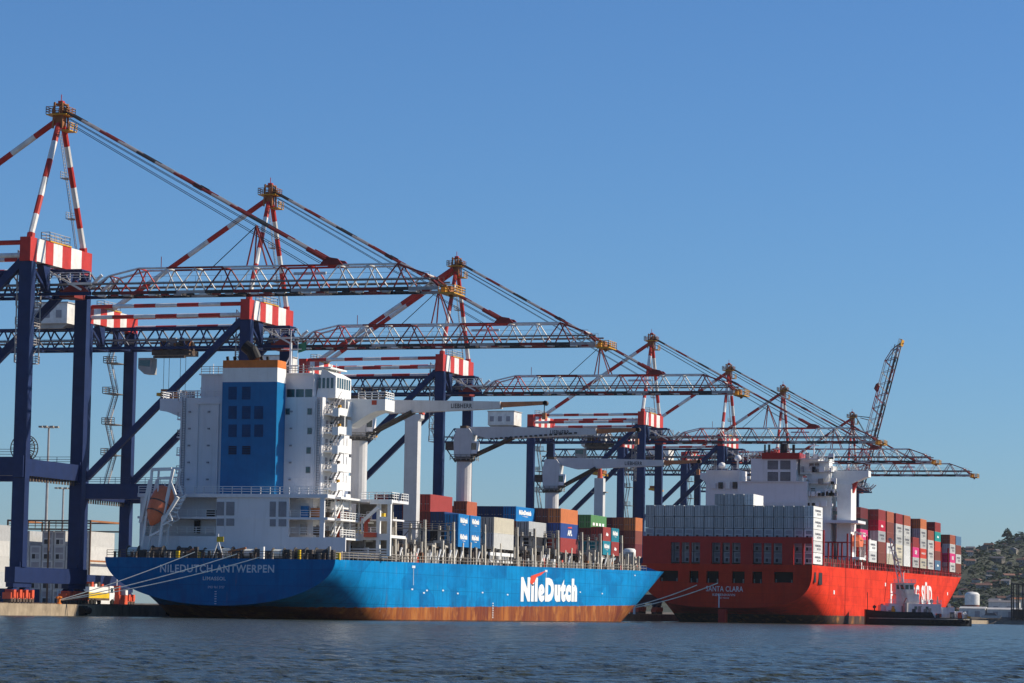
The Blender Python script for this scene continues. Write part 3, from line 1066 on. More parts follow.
for za in (12.75, 15.4):
    b.rail([(LX0, LY + .1, za), (-173.6, LY + .1, za)], 1.05, 'white', 1.6, .04)
    b.rail([(-161.4, LY + .1, za), (-156.6, LY + .1, za)], 1.05, 'white', 1.6, .04)
    b.rail([(LX1 + 1.1, LY + 3.4, za - .1), (LX1 + 1.1, LY + 18, za - .1)], 1.05, 'white', 1.3, .05)
    b.stair((LX1 - .6, LY + 4, za), (LX1 - .6, LY + 7.4, za + 2.7), (.7, 0, 0), 'white')
b.rail([(LX0 - .3, LY - .1, 18.9), (LX1 + .2, LY - .1, 18.9)], 1.1, 'white', 1.55, .05)
b.build('railing', dh)
b = MB(BO)
for (x, z, w_, h_, m_) in ((-160.6, 15.5, 1.2, 1.7, 'blue_small'), (-159, 15.4, 2.0, 1.5, 'platform_rust'), (-178, 13.0, .8, 1.9, 'dark_gap'), (-183, 15.5, .8, 1.9, 'dark_gap'),
                           (-176, 15.5, 1.6, 1.0, 'dark_gap'), (-158.5, 12.8, 1.4, 1.3, 'machinery'), (-160.6, 12.8, .9, 1.7, 'galvanised')):
    b.box(x, x + w_, LY + 2.4, LY + 2.98, z, z + h_, m_)
b.build('gallery_locker', dh)

# main tower
TY = 429.5
q0, q1 = at(181, 400, TY), at(322.5, 405, TY)
TX0, TX1, TZ = q0.x, q1.x, 34.0
b = MB(BO)
b.box(TX0, TX1, TY, TY + 12.5, 18.9, TZ, 'house_white')
for k in range(1, 6):
    b.box(TX0 - .03, TX1 + .03, TY - .03, TY + 12.53, 18.9 + k * 2.62, 18.97 + k * 2.62, 'house_white')
b.box(TX0 + 2.5, at(225, 400, TY).x, TY - .25, TY - .031, TZ - 1.0, TZ - .7, 'house_white')
b.box(at(268, 480, TY).x, at(283, 480, TY).x, TY - 2.2, TY - .04, 18.92, 22.4, 'house_white')
for x in (TX0 + 3.0, TX0 + 6.4, TX1 - 1.2):
    b.tube((x, TY - .12, 18.9), (x, TY - .12, TZ - .6), .09, 'house_white', 6)
for k in range(5):
    z = 21.2 + k * 2.62
    for x in (TX0 + 1.4, TX0 + 4.6, TX1 - 5.2):
        b.box(x, x + .35, TY - .25, TY - .04, z, z + .22, 'louver')
for x in (TX0 + .6, TX1 - .5):
    for k in range(38):
        b.box(x - .22, x + .22, TY - .2, TY - .15, 19.3 + k * .38, 19.36 + k * .38, 'louver')
    b.box(x - .27, x - .22, TY - .2, TY - .05, 19, TZ, 'louver')
    b.box(x + .22, x + .27, TY - .2, TY - .05, 19, TZ, 'louver')
tower = b.build('accommodation', blue)
for (x, y) in ((287.8, 411.5), (309.7, 411.5), (309.7, 431), (308.7, 450.5), (308, 470)):
    p = at(x, y, TY)
    b = MB(BO)
    b.box(p.x - .3, p.x + .3, TY - .06, TY - .031, p.z - .42, p.z + .42, 'window_glass')
    b.box(p.x - .38, p.x + .38, TY - .045, TY - .032, p.z - .5, p.z + .5, 'louver')
    b.build('window', tower)
# starboard stair galleries, one per deck
for k in range(6):
    z = 17.0 + k * 2.86
    b = MB(BO)
    gx, gy = TX1 + 2.5, TY + 6.6
    b.box(TX1, gx, TY + .9, gy, z, z + .26, 'white')
    b.box(TX1 + 1.55, gx, TY + .35, TY + .89, z - .25, z + 1.0, 'white')
    b.box(gx - .1, gx, TY + .9, gy, z + .26, z + 1.15, 'white')
    b.box(gx - .1, gx, TY + 4.6, gy, z + 1.15, z + 2.35, 'white')
    b.box(gx - .1, gx, TY + 3.2, TY + 3.5, z + 1.15, z + 2.86, 'white')
    b.box(TX1 + .02, TX1 + .1, TY + 1.6, TY + 2.5, z + .3, z + 2.1, 'louver')
    b.box(TX1 + .02, TX1 + .3, TY + 3.6, TY + 4.6, z + 1.2, z + 1.9, 'window_glass')
    b.stair((TX1 + .7, TY + 1.2, z + .3), (TX1 + .7, TY + 4.6, z + 2.86), (.7, 0, 0), 'louver')
    b.rail([(TX1 + .1, TY + .92, z + .26), (TX1 + 1.55, TY + .92, z + .26)], 1.1, 'white', .8, .04)
    b.box(gx - .6, gx - .2, TY + 1.7, TY + 2.2, z + .3, z + 1.6, rnd.choice(['soft_red', 'house_white', 'machinery', 'platform_yellow']))
    b.build('stair_gallery', tower)
for k in range(6):
    z = 19.5 + k * 2.8
    b = MB(BO)
    b.box(TX0 - 1.6, TX0, TY + 2.4, TY + 9, z, z + .22, 'house_white')
    b.rail([(TX0, TY + 2.5, z + .22), (TX0 - 1.5, TY + 2.5, z + .22), (TX0 - 1.5, TY + 8.8, z + .22)], 1.05, 'white', 1.1, .04)
    b.build('side_platform', tower)
# bridge
b = MB(BO)
bx0, bx1 = at(201, 390, TY + 1).x, at(312, 390, TY + 1).x
b.box(bx0, bx1 + .3, TY + 1.0, TY + 12, TZ + .02, 37.6, 'house_white')
b.box(bx0 - .3, bx1 + .2, TY + .8, TY + 12.3, 37.6, 37.8, 'white')
w0 = bx1 + .3
b.prism([(w0, TZ + .02), (w0 + 3.2, TZ + .02), (w0 + 3.2, 37.4), (w0 + 1.0, 38.6), (w0 + .9, 38.6)], 'y', TY + 2.0, TY + 9, 'white')
b.box(w0 + .5, w0 + 2.4, TY + 1.8, TY + 9.2, 38.6, 38.8, 'white')
b.rail([(bx0, TY + 1, 37.8), (bx1, TY + 1, 37.8)], 1.1, 'galvanised', 1.4, .045)
b.rail([(TX0, TY + .1, TZ + .02), (at(222, 400, TY).x, TY + .1, TZ + .02)], 1.1, 'white', 1.5, .045)
bridge = b.build('bridge', blue)
for xa, xb in ((287.2, 294.6), (296.2, 303.7), (305.3, 312.2)):
    p, q = at(xa, 389.2, TY + 1), at(xb, 397.4, TY + 1)
    b = MB(BO)
    b.box(p.x, q.x, TY + .95, TY + .99, q.z, p.z, 'window_glass')
    b.build('window', bridge)
for k in range(6):
    b = MB(BO)
    y = TY + 2.6 + k * 1.05
    b.box(w0 + 3.2, w0 + 3.24, y, y + .7, 35.6, 37.2, 'window_glass')
    b.build('window', bridge)
for k in range(4):
    b = MB(BO)
    x = w0 + .35 + k * .68
    b.box(x, x + .4, TY + 1.95, TY + 1.99, 35.5, 37.1, 'window_glass')
    b.build('window', bridge)
# wings
WY = 436.0
s0, s1 = at(337, 400, WY).x, at(385.3, 400, WY).x
zw = at(380, 399, WY).z
b = MB(BO)
prof = [(s0, zw - 4.4), (s0, zw), (s1, zw), (s1, zw - 1.75), (s1 - 1.4, zw - 1.85), (s1 - 2.6, zw - 2.3), (s0 + 2.2, zw - 4.2)]
b.prism(prof, 'y', WY, WY + 4.5, 'white')
b.rail([(s0 + 3.5, WY + .1, zw), (s1 - .1, WY + .1, zw), (s1 - .1, WY + 4.3, zw)], 1.1, 'white', 1.0, .06)
b.box(s1 - 2.2, s1 - 1.4, WY - .04, WY - .005, zw - .9, zw - .2, 'soft_red')
wg = b.build('bridge_wing', blue)
p0_, p1_ = at(160, 400, WY).x, TX0
zl = at(165, 398.5, WY).z
b = MB(BO)
b.prism([(p1_, zl - 4.0), (p1_, zl), (p0_, zl), (p0_, zl - 1.9), (p0_ + 1.3, zl - 2.1)][::-1], 'y', WY, WY + 4.5, 'house_white')
b.rail([(p0_ + .1, WY + 4.3, zl), (p0_ + .1, WY + .1, zl), (p1_ + 2, WY + .1, zl)], 1.1, 'white', 1.0, .05)
for k in range(9):
    a = p0_ + 1.2 + k * .45
    b.box(a, a + .5, WY + 1, WY + 1.6, zl, zl + rnd.uniform(.5, 1.5), rnd.choice(['platform_rust', 'machinery', 'white', 'platform_yellow']))
b.build('bridge_wing', blue)
# funnel
FY = 425.8
fx0, fx1 = at(222, 400, FY).x, at(276.8, 400, FY).x
z_t, z_o, z_w = at(240, 360.2, FY).z, at(240, 367.8, FY).z, at(240, 382, FY).z
b = MB(BO)
b.box(fx0, fx1, FY, FY + 3.66, 18.9, z_w, 'funnel_blue')
b.box(fx0, fx1, FY, FY + 3.66, z_w, z_o, 'white')
b.box(fx0, fx1, FY, FY + 3.66, z_o, z_t, 'orange')
fun = b.build('funnel', blue)
for row, cols in (((386.7, 399.6), (0, 1)), ((406, 419), (0, 1, 2)), ((424.5, 437), (0, 1, 2)), ((446, 454.5), (0, 1))):
    for c in cols:
        xa, xb = ((228.6, 236.6), (242.2, 250.4), (254.4, 263))[c]
        p, q = at(xa, row[0], FY), at(xb, row[1], FY)
        b = MB(BO)
        b.box(p.x, q.x, FY - .03, FY + .01, q.z, p.z, 'funnel_dark')
        k = 0
        while q.z + k * .28 + .16 < p.z:
            b.box(p.x + .05, q.x - .05, FY - .10, FY - .031, q.z + .05 + k * .28, q.z + .16 + k * .28, 'funnel_dark' if row[0] < 440 else 'black')
            k += 1
        b.build('louver', fun)
b = MB(BO)
e0, e1, e2 = at(256, 360, FY + 2), at(252, 351, FY + 2), at(245, 345.5, FY + 2)
b.tube(e0, e1, 1.0, 'black', 12)
b.tube(e1, e2, 1.0, 'black', 12, .95)
b.lathe((e1.x, e1.y, e1.z), [(.2, -.95), (.75, -.7), (1.0, 0), (.75, .7), (.2, .95)], 'black', 12)
b.build('exhaust_pipe', fun)
for x in (228, 235, 262, 268):
    b = MB(BO)
    p = at(x, 360.5, FY + 2)
    b.tube(p, p + Vector((-.1, 0, .6)), .25, 'black', 8)
    b.build('exhaust_pipe', fun)
# signal mast and antennas
b = MB(BO)
m0, m1 = at(290, 383, TY + 4), at(291.5, 330, TY + 4)
b.tube(m0, (m0.x, m0.y, m1.z - 2), .28, 'white', 8, .2)
b.bar((m0.x - 2.5, m0.y, m0.z), (m0.x, m0.y, m1.z - 4), .15, .15, 'white')
b.bar((m0.x - 1.6, m0.y, m1.z - 3), (m0.x + 1.8, m0.y, m1.z - 3), .12, .12, 'white')
b.bar((m0.x - 1.2, m0.y, m1.z - 5.6), (m0.x + 1.4, m0.y, m1.z - 5.6), .3, .22, 'white')
b.tube((m0.x, m0.y, m1.z - 2), (m0.x, m0.y, m1.z), .06, 'white', 5)
for x in (213, 331, 336, 303):
    p = at(x, 383, TY + 5)
    b.tube(p, p + Vector((0, 0, 3.0)), .07, 'white', 5)
b.build('signal_mast', blue)
b = MB(BO)
p = at(209, 381, TY + 3)
b.lathe((p.x, p.y, p.z - .6), [(.15, -.6), (.2, 0), (.75, .1), (.9, .6), (.7, 1.15), (.1, 1.5)], 'white', 14)
p = at(214, 383, TY + 3)
b.lathe((p.x, p.y, p.z - .6), [(.15, -.6), (.2, 0), (.55, .1), (.65, .45), (.5, .8), (.1, 1.0)], 'white', 14)
b.build('radar_dome', blue, smooth=True)
b = MB(BO)
p = at(298, 349, TY + 4)
vs = [(p.x + i * .28, p.y + .12 * math.sin(i * 1.1), p.z - .6 + j * .7 + i * .07) for i in range(6) for j in range(3)]
b.add(vs, [(i * 3 + j, i * 3 + 3 + j, i * 3 + 4 + j, i * 3 + 1 + j) for i in range(5) for j in range(2)], 'green_small')
b.tube((p.x, p.y, TZ + 3.8), (p.x, p.y, p.z + 1.2), .05, 'white', 4)
b.build('flag', blue)
# starboard open structure with provision crane
SY = 437.0
sx0, sx1 = at(322, 500, SY).x, at(393, 500, SY).x
zt_, zm_, zl_ = at(388, 499.5, SY).z, at(388, 519, SY).z, at(388, 537, SY).z
b = MB(BO)
b.box(TX1 + .1, sx1 - .3, SY - .2, SY + 8.5, zt_ - .45, zt_, 'house_white')
b.box(sx1 - 3.6, sx1, SY - .5, SY - .22, zt_ - .75, zt_ + .0, 'white')
b.box(TX1 + .1, sx1 - .8, SY + 2.5, SY + 8, zm_ - .15, zm_ + .1, 'house_white')
b.box(sx1 - 8.0, sx1 - .5, SY - .2, SY + 8, zl_ - .1, zl_ + .35, 'white')
b.box(sx1 - 7.9, sx1 - .6, SY - .24, SY - .205, zl_ - .5, zl_ + .5, 'white')
for x in (sx1 - .55, sx1 - 2.3):
    b.box(x - .28, x + .28, SY - .19, SY + .4, zl_ - 2.9, zt_ - .46, 'white')
b.box(sx1 - 2.0, sx1 - .85, SY - .1, SY + .2, zm_ - .3, zm_ + .35, 'white')
b.box(TX1 + 1, sx1 - 2, SY + 6, SY + 6.3, 9.2, zt_ - .5, 'lash_grey')
b.rail([(sx1 - 7.5, SY, zl_ + .35), (sx1 - 2.6, SY, zl_ + .35)], 1.1, 'white', 1, .05)
b.rail([(TX1 + 4, SY + 2.6, zm_ + .1), (sx1 - 2.6, SY + 2.6, zm_ + .1)], 1.1, 'white', 1, .05)
b.rail([(TX1 + 4, SY, zt_), (sx1 - .2, SY, zt_), (sx1 - .2, SY + 8, zt_)], 1.1, 'white', 1.2, .045)
for k in range(12):
    z = 9.6 + (k % 4) * .42
    b.box(sx1 - 7.0, sx1 - .6, SY - .1 - .02 * k, SY + .3, z, z + .2, 'white')
b.build('boat_deck', blue)
b = MB(BO)
c0 = at(366, 532, SY - .4)
b.tube(c0, c0 + Vector((0, 0, 2.0)), .32, 'soft_red', 8)
b.bar(c0 + Vector((-.9, 0, 2.0)), c0 + Vector((.5, 0, 1.8)), .6, .6, 'soft_red')
b.box(c0.x - .2, c0.x + 1.7, c0.y - .5, c0.y + .3, c0.z - .8, c0.z - .1, 'soft_red')
b.build('provision_crane', blue)
b = MB(BO)
b.bar(at(363, 521, SY - 1), at(378, 507.5, SY - 1), .35, .5, 'white')
b.tube(at(362, 532, SY - .6), at(362, 518, SY - .6), .18, 'white', 8)
b.build('rescue_davit', blue)
for (x, y, w_, h_, m_) in ((340, 535, 1, 1.2, 'dark_gap'), (333, 531, .8, 1.2, 'soft_red'), (355, 533, .9, 1.0, 'yellow'), (347, 518, 1.3, .6, 'dark_gap'), (336, 517, .9, .9, 'blue_small'),
                           (343, 516, .7, 1.2, 'soft_red'), (372, 516, .9, 1.2, 'c_royal'), (381, 517, .5, 1.1, 'yellow'), (352, 548, 2.0, 2.2, 'lash_grey'), (360, 552, 1.2, 1.2, 'white')):
    b = MB(BO)
    p = at(x, y, SY + 1)
    b.box(p.x, p.x + w_, SY + 1, SY + 1.8, p.z - .5, p.z + h_ - .5, m_)
    b.build('deck_locker', blue)
# free-fall lifeboat davit at the port quarter
DY = 419.5
b = MB(BO)
for (a, c, t_) in (((141, 553), (149, 500), .22), ((149, 500), (151, 484), .2), ((158.5, 553), (162.5, 520), .22), ((162.5, 520), (173.5, 469), .26), ((140.5, 523), (150.5, 480), .3),
                   ((152, 469.5), (172, 469), .3), ((157.5, 478), (171, 478), .2), ((152, 469.5), (151, 484), .2), ((175.5, 495), (171, 482), .2), ((163, 522), (178, 497), .3),
                   ((161, 526), (172, 520), .16), ((168, 510), (172, 520), .16), ((144, 535), (140, 553), .2), ((158, 500), (158, 484), .1), ((150, 536), (162, 530), .2)):
    b.bar(at(*a, DY), at(*c, DY), t_ * 1.6, t_ * 1.6, 'white')
    b.bar(at(*a, DY) + Vector((.1, 2.4, .2)), at(*c, DY) + Vector((.1, 2.4, .2)), t_ * 1.3, t_ * 1.3, 'white')
for t in range(7):
    a, c = at(163 + 2.2 * t, 522 - 3.7 * t, DY), at(168 + 2.0 * t, 525 - 4.2 * t, DY)
    b.bar(a, c + Vector((0, 1.5, 0)), .14, .14, 'white')
    b.bar(a, c + Vector((0, 2.5, .9)), .1, .1, 'white')
b.build('lifeboat_davit', blue)
# stern mooring gear
b = MB(BO)
b.rail([(BX - 18.3, 416.3, bz(416)), (BX + 18.2, 416.3, bz(416))], 1.1, 'lash_dark', 2.2, .04)
b.rail([(BX + 18.3, 416.5, bz(416)), (BX + 18.3, 446, bz(446))], 1.1, 'lash_grey', 2.0, .04)
b.build('bulwark_rail', blue)
for k in range(9):
    x = BX - 15.5 + k * 3.9 + rnd.uniform(-.6, .6)
    y = 418.3 + rnd.uniform(0, 2.5)
    b = MB(BO)
    h = rnd.uniform(.6, .85)
    b.tube((x - .8, y, 9.75), (x + .8, y, 9.75), h, rnd.choice(['lash_dark', 'machinery', 'rope', 'green_small']), 12)
    for e in (-.9, .9):
        b.tube((x + e - .06, y, 9.75), (x + e + .06, y, 9.75), h + .25, 'lash_dark', 12)
    b.box(x + 1.0, x + 1.9, y - .5, y + .5, 8.93, 9.7 + rnd.uniform(0, .8), rnd.choice(['lash_dark', 'machinery', 'lash_dark', 'lash_grey']))
    b.box(x - 1.1, x + 1.1, y - .7, y + .7, 8.93, 9.1, 'lash_dark')
    b.build('mooring_winch', blue)
for k in range(13):
    x = BX - 17 + k * 2.75
    b = MB(BO)
    for e in (-.35, .35):
        b.lathe((x + e, 417.1, 8.93), [(.24, 0), (.2, .15), (.2, .7), (.27, .8), (.27, .9)], rnd.choice(['lash_dark', 'lash_dark', 'lash_grey', 'yellow', 'machinery']), 8)
    b.build('mooring_bitt', blue)
for x in (178, 196, 210, 262, 300, 311, 319, 330, 338):
    b = MB(BO)
    p = at(x, 552, 418)
    h = rnd.uniform(.6, 1.9)
    b.box(p.x - .2, p.x + rnd.uniform(.1, .5), 417.6, 418.1, 8.93, 9.1 + h, rnd.choice(['yellow', 'white', 'lash_dark', 'lash_dark', 'machinery', 'lash_grey']))
    b.build('vent_post', blue)
b = MB(BO)
p = at(218, 547, 418)
for dx in (-.9, .9):
    b.bar((p.x + dx, 418, 8.93), (p.x, 418, 11.6), .16, .16, 'white')
b.tube((p.x, 418, 11.4), (p.x, 418, 12.6), .1, 'white', 6)
b.box(p.x - .2, p.x + .9, 417.9, 418.0, 11.4, 12.2, 'yellow')
b.build('stern_light', blue)
b = MB(BO)
for (x0_, x1_, y_) in ((186, 194, 550), (228, 246, 549)):
    p, q = at(x0_, y_ + 3, 417.5), at(x1_, y_ - 1, 417.5)
    b.bar(p, q, .25, .3, 'jib_orange')
b.build('gangway', blue)


def deck_crane(cx, cy, zbase, zk, ztop, jroot_z, tip, zt):
    b = MB(BO)
    b.tube((cx, cy, zbase), (cx, cy, zk), 1.35, 'crane_grey', 16)
    b.lathe((cx, cy, zk - .5), [(1.4, 0), (1.9, .2), (1.9, .7), (1.4, .75)], 'lash_dark', 16)
    b.rail([(cx - 2, cy - 2, zk - .3), (cx + 2, cy - 2, zk - .3), (cx + 2, cy + 2, zk - .3)], 1.0, 'lash_grey', 1.0, .05)
    base = b.build('deck_crane', blue)
    b = MB(BO)
    b.prism([(cx - 1.45, zk + .26), (cx + 1.5, zk + .26), (cx + 1.9, ztop - .9), (cx + 1.2, ztop), (cx - 1.1, ztop), (cx - 1.6, ztop - 2)], 'y', cy - 1.5, cy + 1.5, 'crane_grey')
    b.box(cx - 3.3, cx - 1.5, cy - .9, cy + .9, zk + 1.6, zk + 3.0, 'machinery')
    b.bar((cx - 3.0, cy - .7, zk + 1.6), (cx - 1.4, cy - .7, zk - .6), .18, .18, 'lash_dark')
    b.box(cx + 1.55, cx + 2.7, cy - 1.3, cy + .3, zk + .9, zk + 3.1, 'house_white')
    b.box(cx + 1.7, cx + 2.6, cy - 1.33, cy - 1.305, zk + 1.6, zk + 2.8, 'window_glass')
    b.box(cx - .6, cx + .6, cy - .9, cy + .9, ztop, ztop + .5, 'machinery')
    b.build('crane_house', base)
    b = MB(BO)
    L = tip - cx
    xs = cx + L * .76
    bt = jroot_z
    prof = [(cx + 1.0, bt - 1.2), (cx + 5, bt - 2.2), (xs, zt - 1.2), (xs, zt - .1), (cx + 5, bt), (cx + 1.0, bt)]
    b.prism(prof, 'y', cy - .75, cy + .75, 'crane_grey')
    b.prism([(xs + .02, zt - 1.0), (tip, zt - .55), (tip, zt - .05), (xs + .02, zt - .15)], 'y', cy - .4, cy + .4, 'jib_orange')
    b.tube((tip - .2, cy - .4, zt - .35), (tip - .2, cy + .4, zt - .35), .4, 'machinery', 10)
    b.bar((tip - .4, cy, zt - .6), (tip - .4, cy, zt - 2.0), .12, .12, 'stay_dark')
    b.box(tip - .7, tip - .1, cy - .25, cy + .25, zt - 2.9, zt - 1.9, 'jib_orange')
    for k in range(18 if 500 < cy < 510 else 0):
        xx = cx + 5 + k * (xs - cx - 8) / 18
        b.box(xx, xx + .5, cy - .95, cy - .76, bt - 2.3 + (k * .06), bt - 2.0 + k * .06, 'lash_dark')
    jib = b.build('jib', base)
    b = MB(BO)
    for s in (-.95, .95):
        b.tube((cx + 1.6, cy + s, zk + .5), (cx + 9, cy + s, bt - 1.9), .26, 'lash_dark', 8)
    b.build('luffing_cylinder', base)
    b = MB(BO)
    xl = cx + L * .50
    text_on(b, 'LIEBHERR', (xl, cy - .77, bt + (zt - bt) * .5 - 1.25), (1, 0, (zt - bt) / L * .6), (0, 0, 1), 3.5, .72, 'letter_black', .02)
    b.build('jib_lettering', base)


deck_crane(-159.6, 450.0, 10, 29.0, 35.2, 35.0, -128.5, 34.75)
deck_crane(-159.6, 506.0, 10, 28.6, 34.0, 34.3, -127.6, 34.1)
deck_crane(-159.6, 563.5, 10, 25.6, 31.6, 31.9, -129.9, 31.6)
for (cx, cy, w_, zt, red) in ((-158.8, 474.6, 2.3, 33.2, True), (-159.2, 598.4, 1.9, 29.6, False)):
    b = MB(BO)
    b.box(cx - w_ / 2, cx + w_ / 2, cy - .9, cy + .9, 10, zt, 'crane_grey')
    if red:
        b.prism([(cx - w_ / 2, zt), (cx + w_ / 2, zt), (cx + w_ / 2 + .5, zt + .5), (cx + w_ / 2 + .5, zt + 1.2), (cx - w_ / 2 - .5, zt + 1.2), (cx - w_ / 2 - .5, zt + .5)], 'y', cy - .9, cy + .9, 'crane_grey')
        for s in (-1, 1):
            b.prism([(cx + s * 1.5 - .35, zt + 1.2), (cx + s * 1.5 + .35, zt + 1.2), (cx + s * 1.6 + .15, zt + 2.7), (cx + s * 1.6 - .3, zt + 2.7)], 'y', cy - .6, cy + .6, 'soft_red')
    else:
        b.tube((cx, cy, zt), (cx, cy, zt + 2.2), .6, 'soft_red', 10, .35)
        b.tube((cx, cy, zt + 2.2), (cx, cy, zt + 3.6), .2, 'soft_red', 8)
        b.box(cx - 1.6, cx + 1.6, cy - .8, cy + .8, zt - 3, zt - 2.8, 'lash_grey')
    b.build('jib_rest' if red else 'foremast', blue)

# lashing bridges, coamings and side gear
XE = -151.5
for Y in (445.6, 460.6, 475.9, 493.6, 513.4, 524.8, 540.4, 557.5, 571.5, 588.3):
    b = MB(BO)
    zb = bz(Y)
    for r_ in range(14):
        x = XE - .3 - r_ * 2.52
        if r_ == 0:
            b.bar((x, Y, zb), (x, Y, zb + 7.0), .65, .6, 'gear_cream', .4, .4)
            b.box(x - .35, x - .05, Y - 1.1, Y - .7, zb, zb + 3.4, 'gear_cream')
        else:
            b.bar((x, Y, zb), (x, Y, zb + 5.6), .35, .35, 'lash_grey')
            b.bar((x, Y, zb + 2.6), (x + 2.5, Y, zb + 5.4), .1, .1, 'lash_dark')
    for z in (2.5, 5.5):
        b.box(XE - 34, XE - .1, Y - .5, Y + .5, zb + z, zb + z + .15, 'lash_grey')
        b.rail([(XE - 34, Y - .5, zb + z + .15), (XE - .1, Y - .5, zb + z + .15)], 1.05, 'lash_grey', 1.26, .045)
    # broad ladder frames at the ship's side
    for k in range(8):
        b.bar((XE - 2.7, Y - .2, zb + .5 + k * .7), (XE - 1.2, Y - .2, zb + .5 + k * .7), .09, .09, 'crane_grey')
    b.box(XE - 2.9, XE - 2.5, Y - .3, Y + .1, zb, zb + 6.3, 'gear_cream')
    b.box(XE - 1.3, XE - .95, Y - .3, Y + .1, zb, zb + 6.3, 'gear_cream')
    b.box(XE - 2.95, XE - .9, Y - .32, Y + .12, zb + 3.0, zb + 3.5, 'gear_cream')
    for dy in (5.2, 9.6):
        h_ = rnd.uniform(2.9, 3.6)
        b.box(XE - 1.9, XE - 1.55, Y + dy, Y + dy + .5, zb, zb + h_, 'gear_cream')
        b.box(XE - .6, XE - .2, Y + dy, Y + dy + .5, zb, zb + h_, 'gear_cream')
        b.box(XE - 1.92, XE - .18, Y + dy - .02, Y + dy + .52, zb + h_, zb + h_ + .4, 'gear_cream')
    b.build('lashing_bridge', blue)
b = MB(BO)
y = 446.0
b.box(XE - 33.5, XE - 2.4, 446, 600, 9.0, 12.3, 'coaming')
b.box(XE - 30.5, XE - 5.4, 600, 616, 10.2, 12.0, 'coaming')
b.build('hatch_coaming', blue)
k = 0
for seg in range(14):
    b = MB(BO)
    y0, y1 = 446 + seg * 11.6, 446 + (seg + 1) * 11.6
    y = y0
    while y < y1 - .6:
        zb = bz(y)
        xe = XE - (0 if y < 590 else (y - 590) * .05)
        w_ = rnd.uniform(.16, .5)
        h_ = rnd.choice([.8, 1.0, 1.1, 1.4, 1.7, 2.2, 2.9])
        m_ = rnd.choice(['lash_grey', 'gear_cream', 'lash_dark', 'lash_dark', 'gear_cream', 'machinery', 'galvanised'])
        if rnd.random() < .42:
            b.box(xe - .9, xe - .2, y, y + .9, zb, zb + rnd.uniform(.8, 1.7), rnd.choice(['gear_cream', 'galvanised', 'white', 'lash_grey', 'platform_rust', 'soft_red']))
        b.box(xe - .35, xe - .12, y, y + w_, zb, zb + h_, m_)
        if h_ > 2.2 and rnd.random() < .6:
            b.bar((xe - .3, y + .1, zb + h_), (xe - .3, y + 1.6, zb + h_ - .1), .2, .3, m_)
        if rnd.random() < .16:
            b.bar((xe - .3, y + .3, zb + .4), (xe - .3, y + 1.9, zb + 2.3), .2, .28, 'white')
        if rnd.random() < .3:
            b.box(xe - 1.6, xe - .95, y, y + rnd.uniform(.5, 1.5), zb + 1.2, zb + rnd.uniform(2.0, 3.0), rnd.choice(['gear_cream', 'lash_grey', 'coaming', 'coaming', 'white']))
        y += rnd.uniform(.6, 1.9)
    b.rail([(XE - .05, y0, bz(y0)), (XE - .05, y1, bz(y1))], 1.05, 'lash_grey', 2.4, .03, 2)
    b.build('side_fittings', blue)
b = MB(BO)
b.box(XE - .55, XE - .2, 497, 511, 11.4, 12.0, 'white')
b.box(XE - .6, XE - .25, 497, 511, 10.2, 10.6, 'white')
for k in range(14):
    b.box(XE - .5, XE - .3, 497.3 + k, 497.45 + k, 10.6, 11.4, 'white')
b.build('accommodation_ladder', blue)
# forecastle gear
for (y, x, r_, h_) in ((609, -155.4, 1.35, 2.6), (614, -157.6, 1.35, 2.6)):
    b = MB(BO)
    b.lathe((x, y, bz(y)), [(r_ * .7, 0), (r_ * .7, h_), (r_, h_ + .1), (r_, h_ + 1.7), (r_ * .8, h_ + 2.0), (.2, h_ + 2.1)], 'white', 14)
    b.build('ventilator', blue, smooth=True)
for k in range(24):
    y = 606 + rnd.uniform(0, 30)
    x = BX + rnd.uniform(-3, 13) * (1 - (y - 606) / 45)
    b = MB(BO)
    h_ = rnd.uniform(1.0, 3.6)
    m_ = rnd.choice(['gear_cream', 'lash_grey', 'platform_rust', 'platform_yellow', 'lash_dark', 'lash_dark'])
    b.tube((x, y, bz(y)), (x, y, bz(y) + h_), .18, m_, 8)
    b.box(x - .4, x + .4, y - .3, y + .3, bz(y) + h_ * .7, bz(y) + h_ * .7 + .5, m_)
    b.build('forecastle_fitting', blue)

# lifeboat, hung in its davit
lp = at(159, 507, 420.3)
lb = thing('lifeboat', lp, 'orange free fall lifeboat hanging nose down in white davit on the blue stern', 'lifeboat')
b = MB()
ax = Vector((-.20, -.42, -.88)).normalized()
prof = [(-3.3, .6), (-3.0, 1.4), (-1.9, 1.75), (-.2, 1.85), (1.2, 1.55), (2.3, .95), (3.2, .2)]
a1 = ax.cross(Vector((0, 1, 0))).normalized()
a2 = ax.cross(a1)
n_ = 16
vs = []
for t, r_ in prof:
    for i in range(n_):
        an = 2 * math.pi * i / n_
        vs.append(ax * t + a1 * math.cos(an) * r_ * .95 + a2 * math.sin(an) * r_ * 1.05)
fs = [(k * n_ + i, k * n_ + (i + 1) % n_, (k + 1) * n_ + (i + 1) % n_, (k + 1) * n_ + i) for k in range(len(prof) - 1) for i in range(n_)]
fs += [tuple(range(n_ - 1, -1, -1)), tuple((len(prof) - 1) * n_ + i for i in range(n_))]
b.add(vs, fs, 'lifeboat_orange')
b.build('hull', lb, smooth=True)
b = MB()
cc = ax * -2.0 - a2 * 1.2
b.bar(cc - ax * .9, cc + ax * .9, 1.5, 1.3, 'lifeboat_orange', 1.2, .9)
b.build('canopy', lb)
b = MB()
cc = ax * -1.1 - a2 * 1.75
b.bar(cc - ax * .22, cc + ax * .22, 1.0, .5, 'window_glass')
b.build('window', lb)
b = MB()
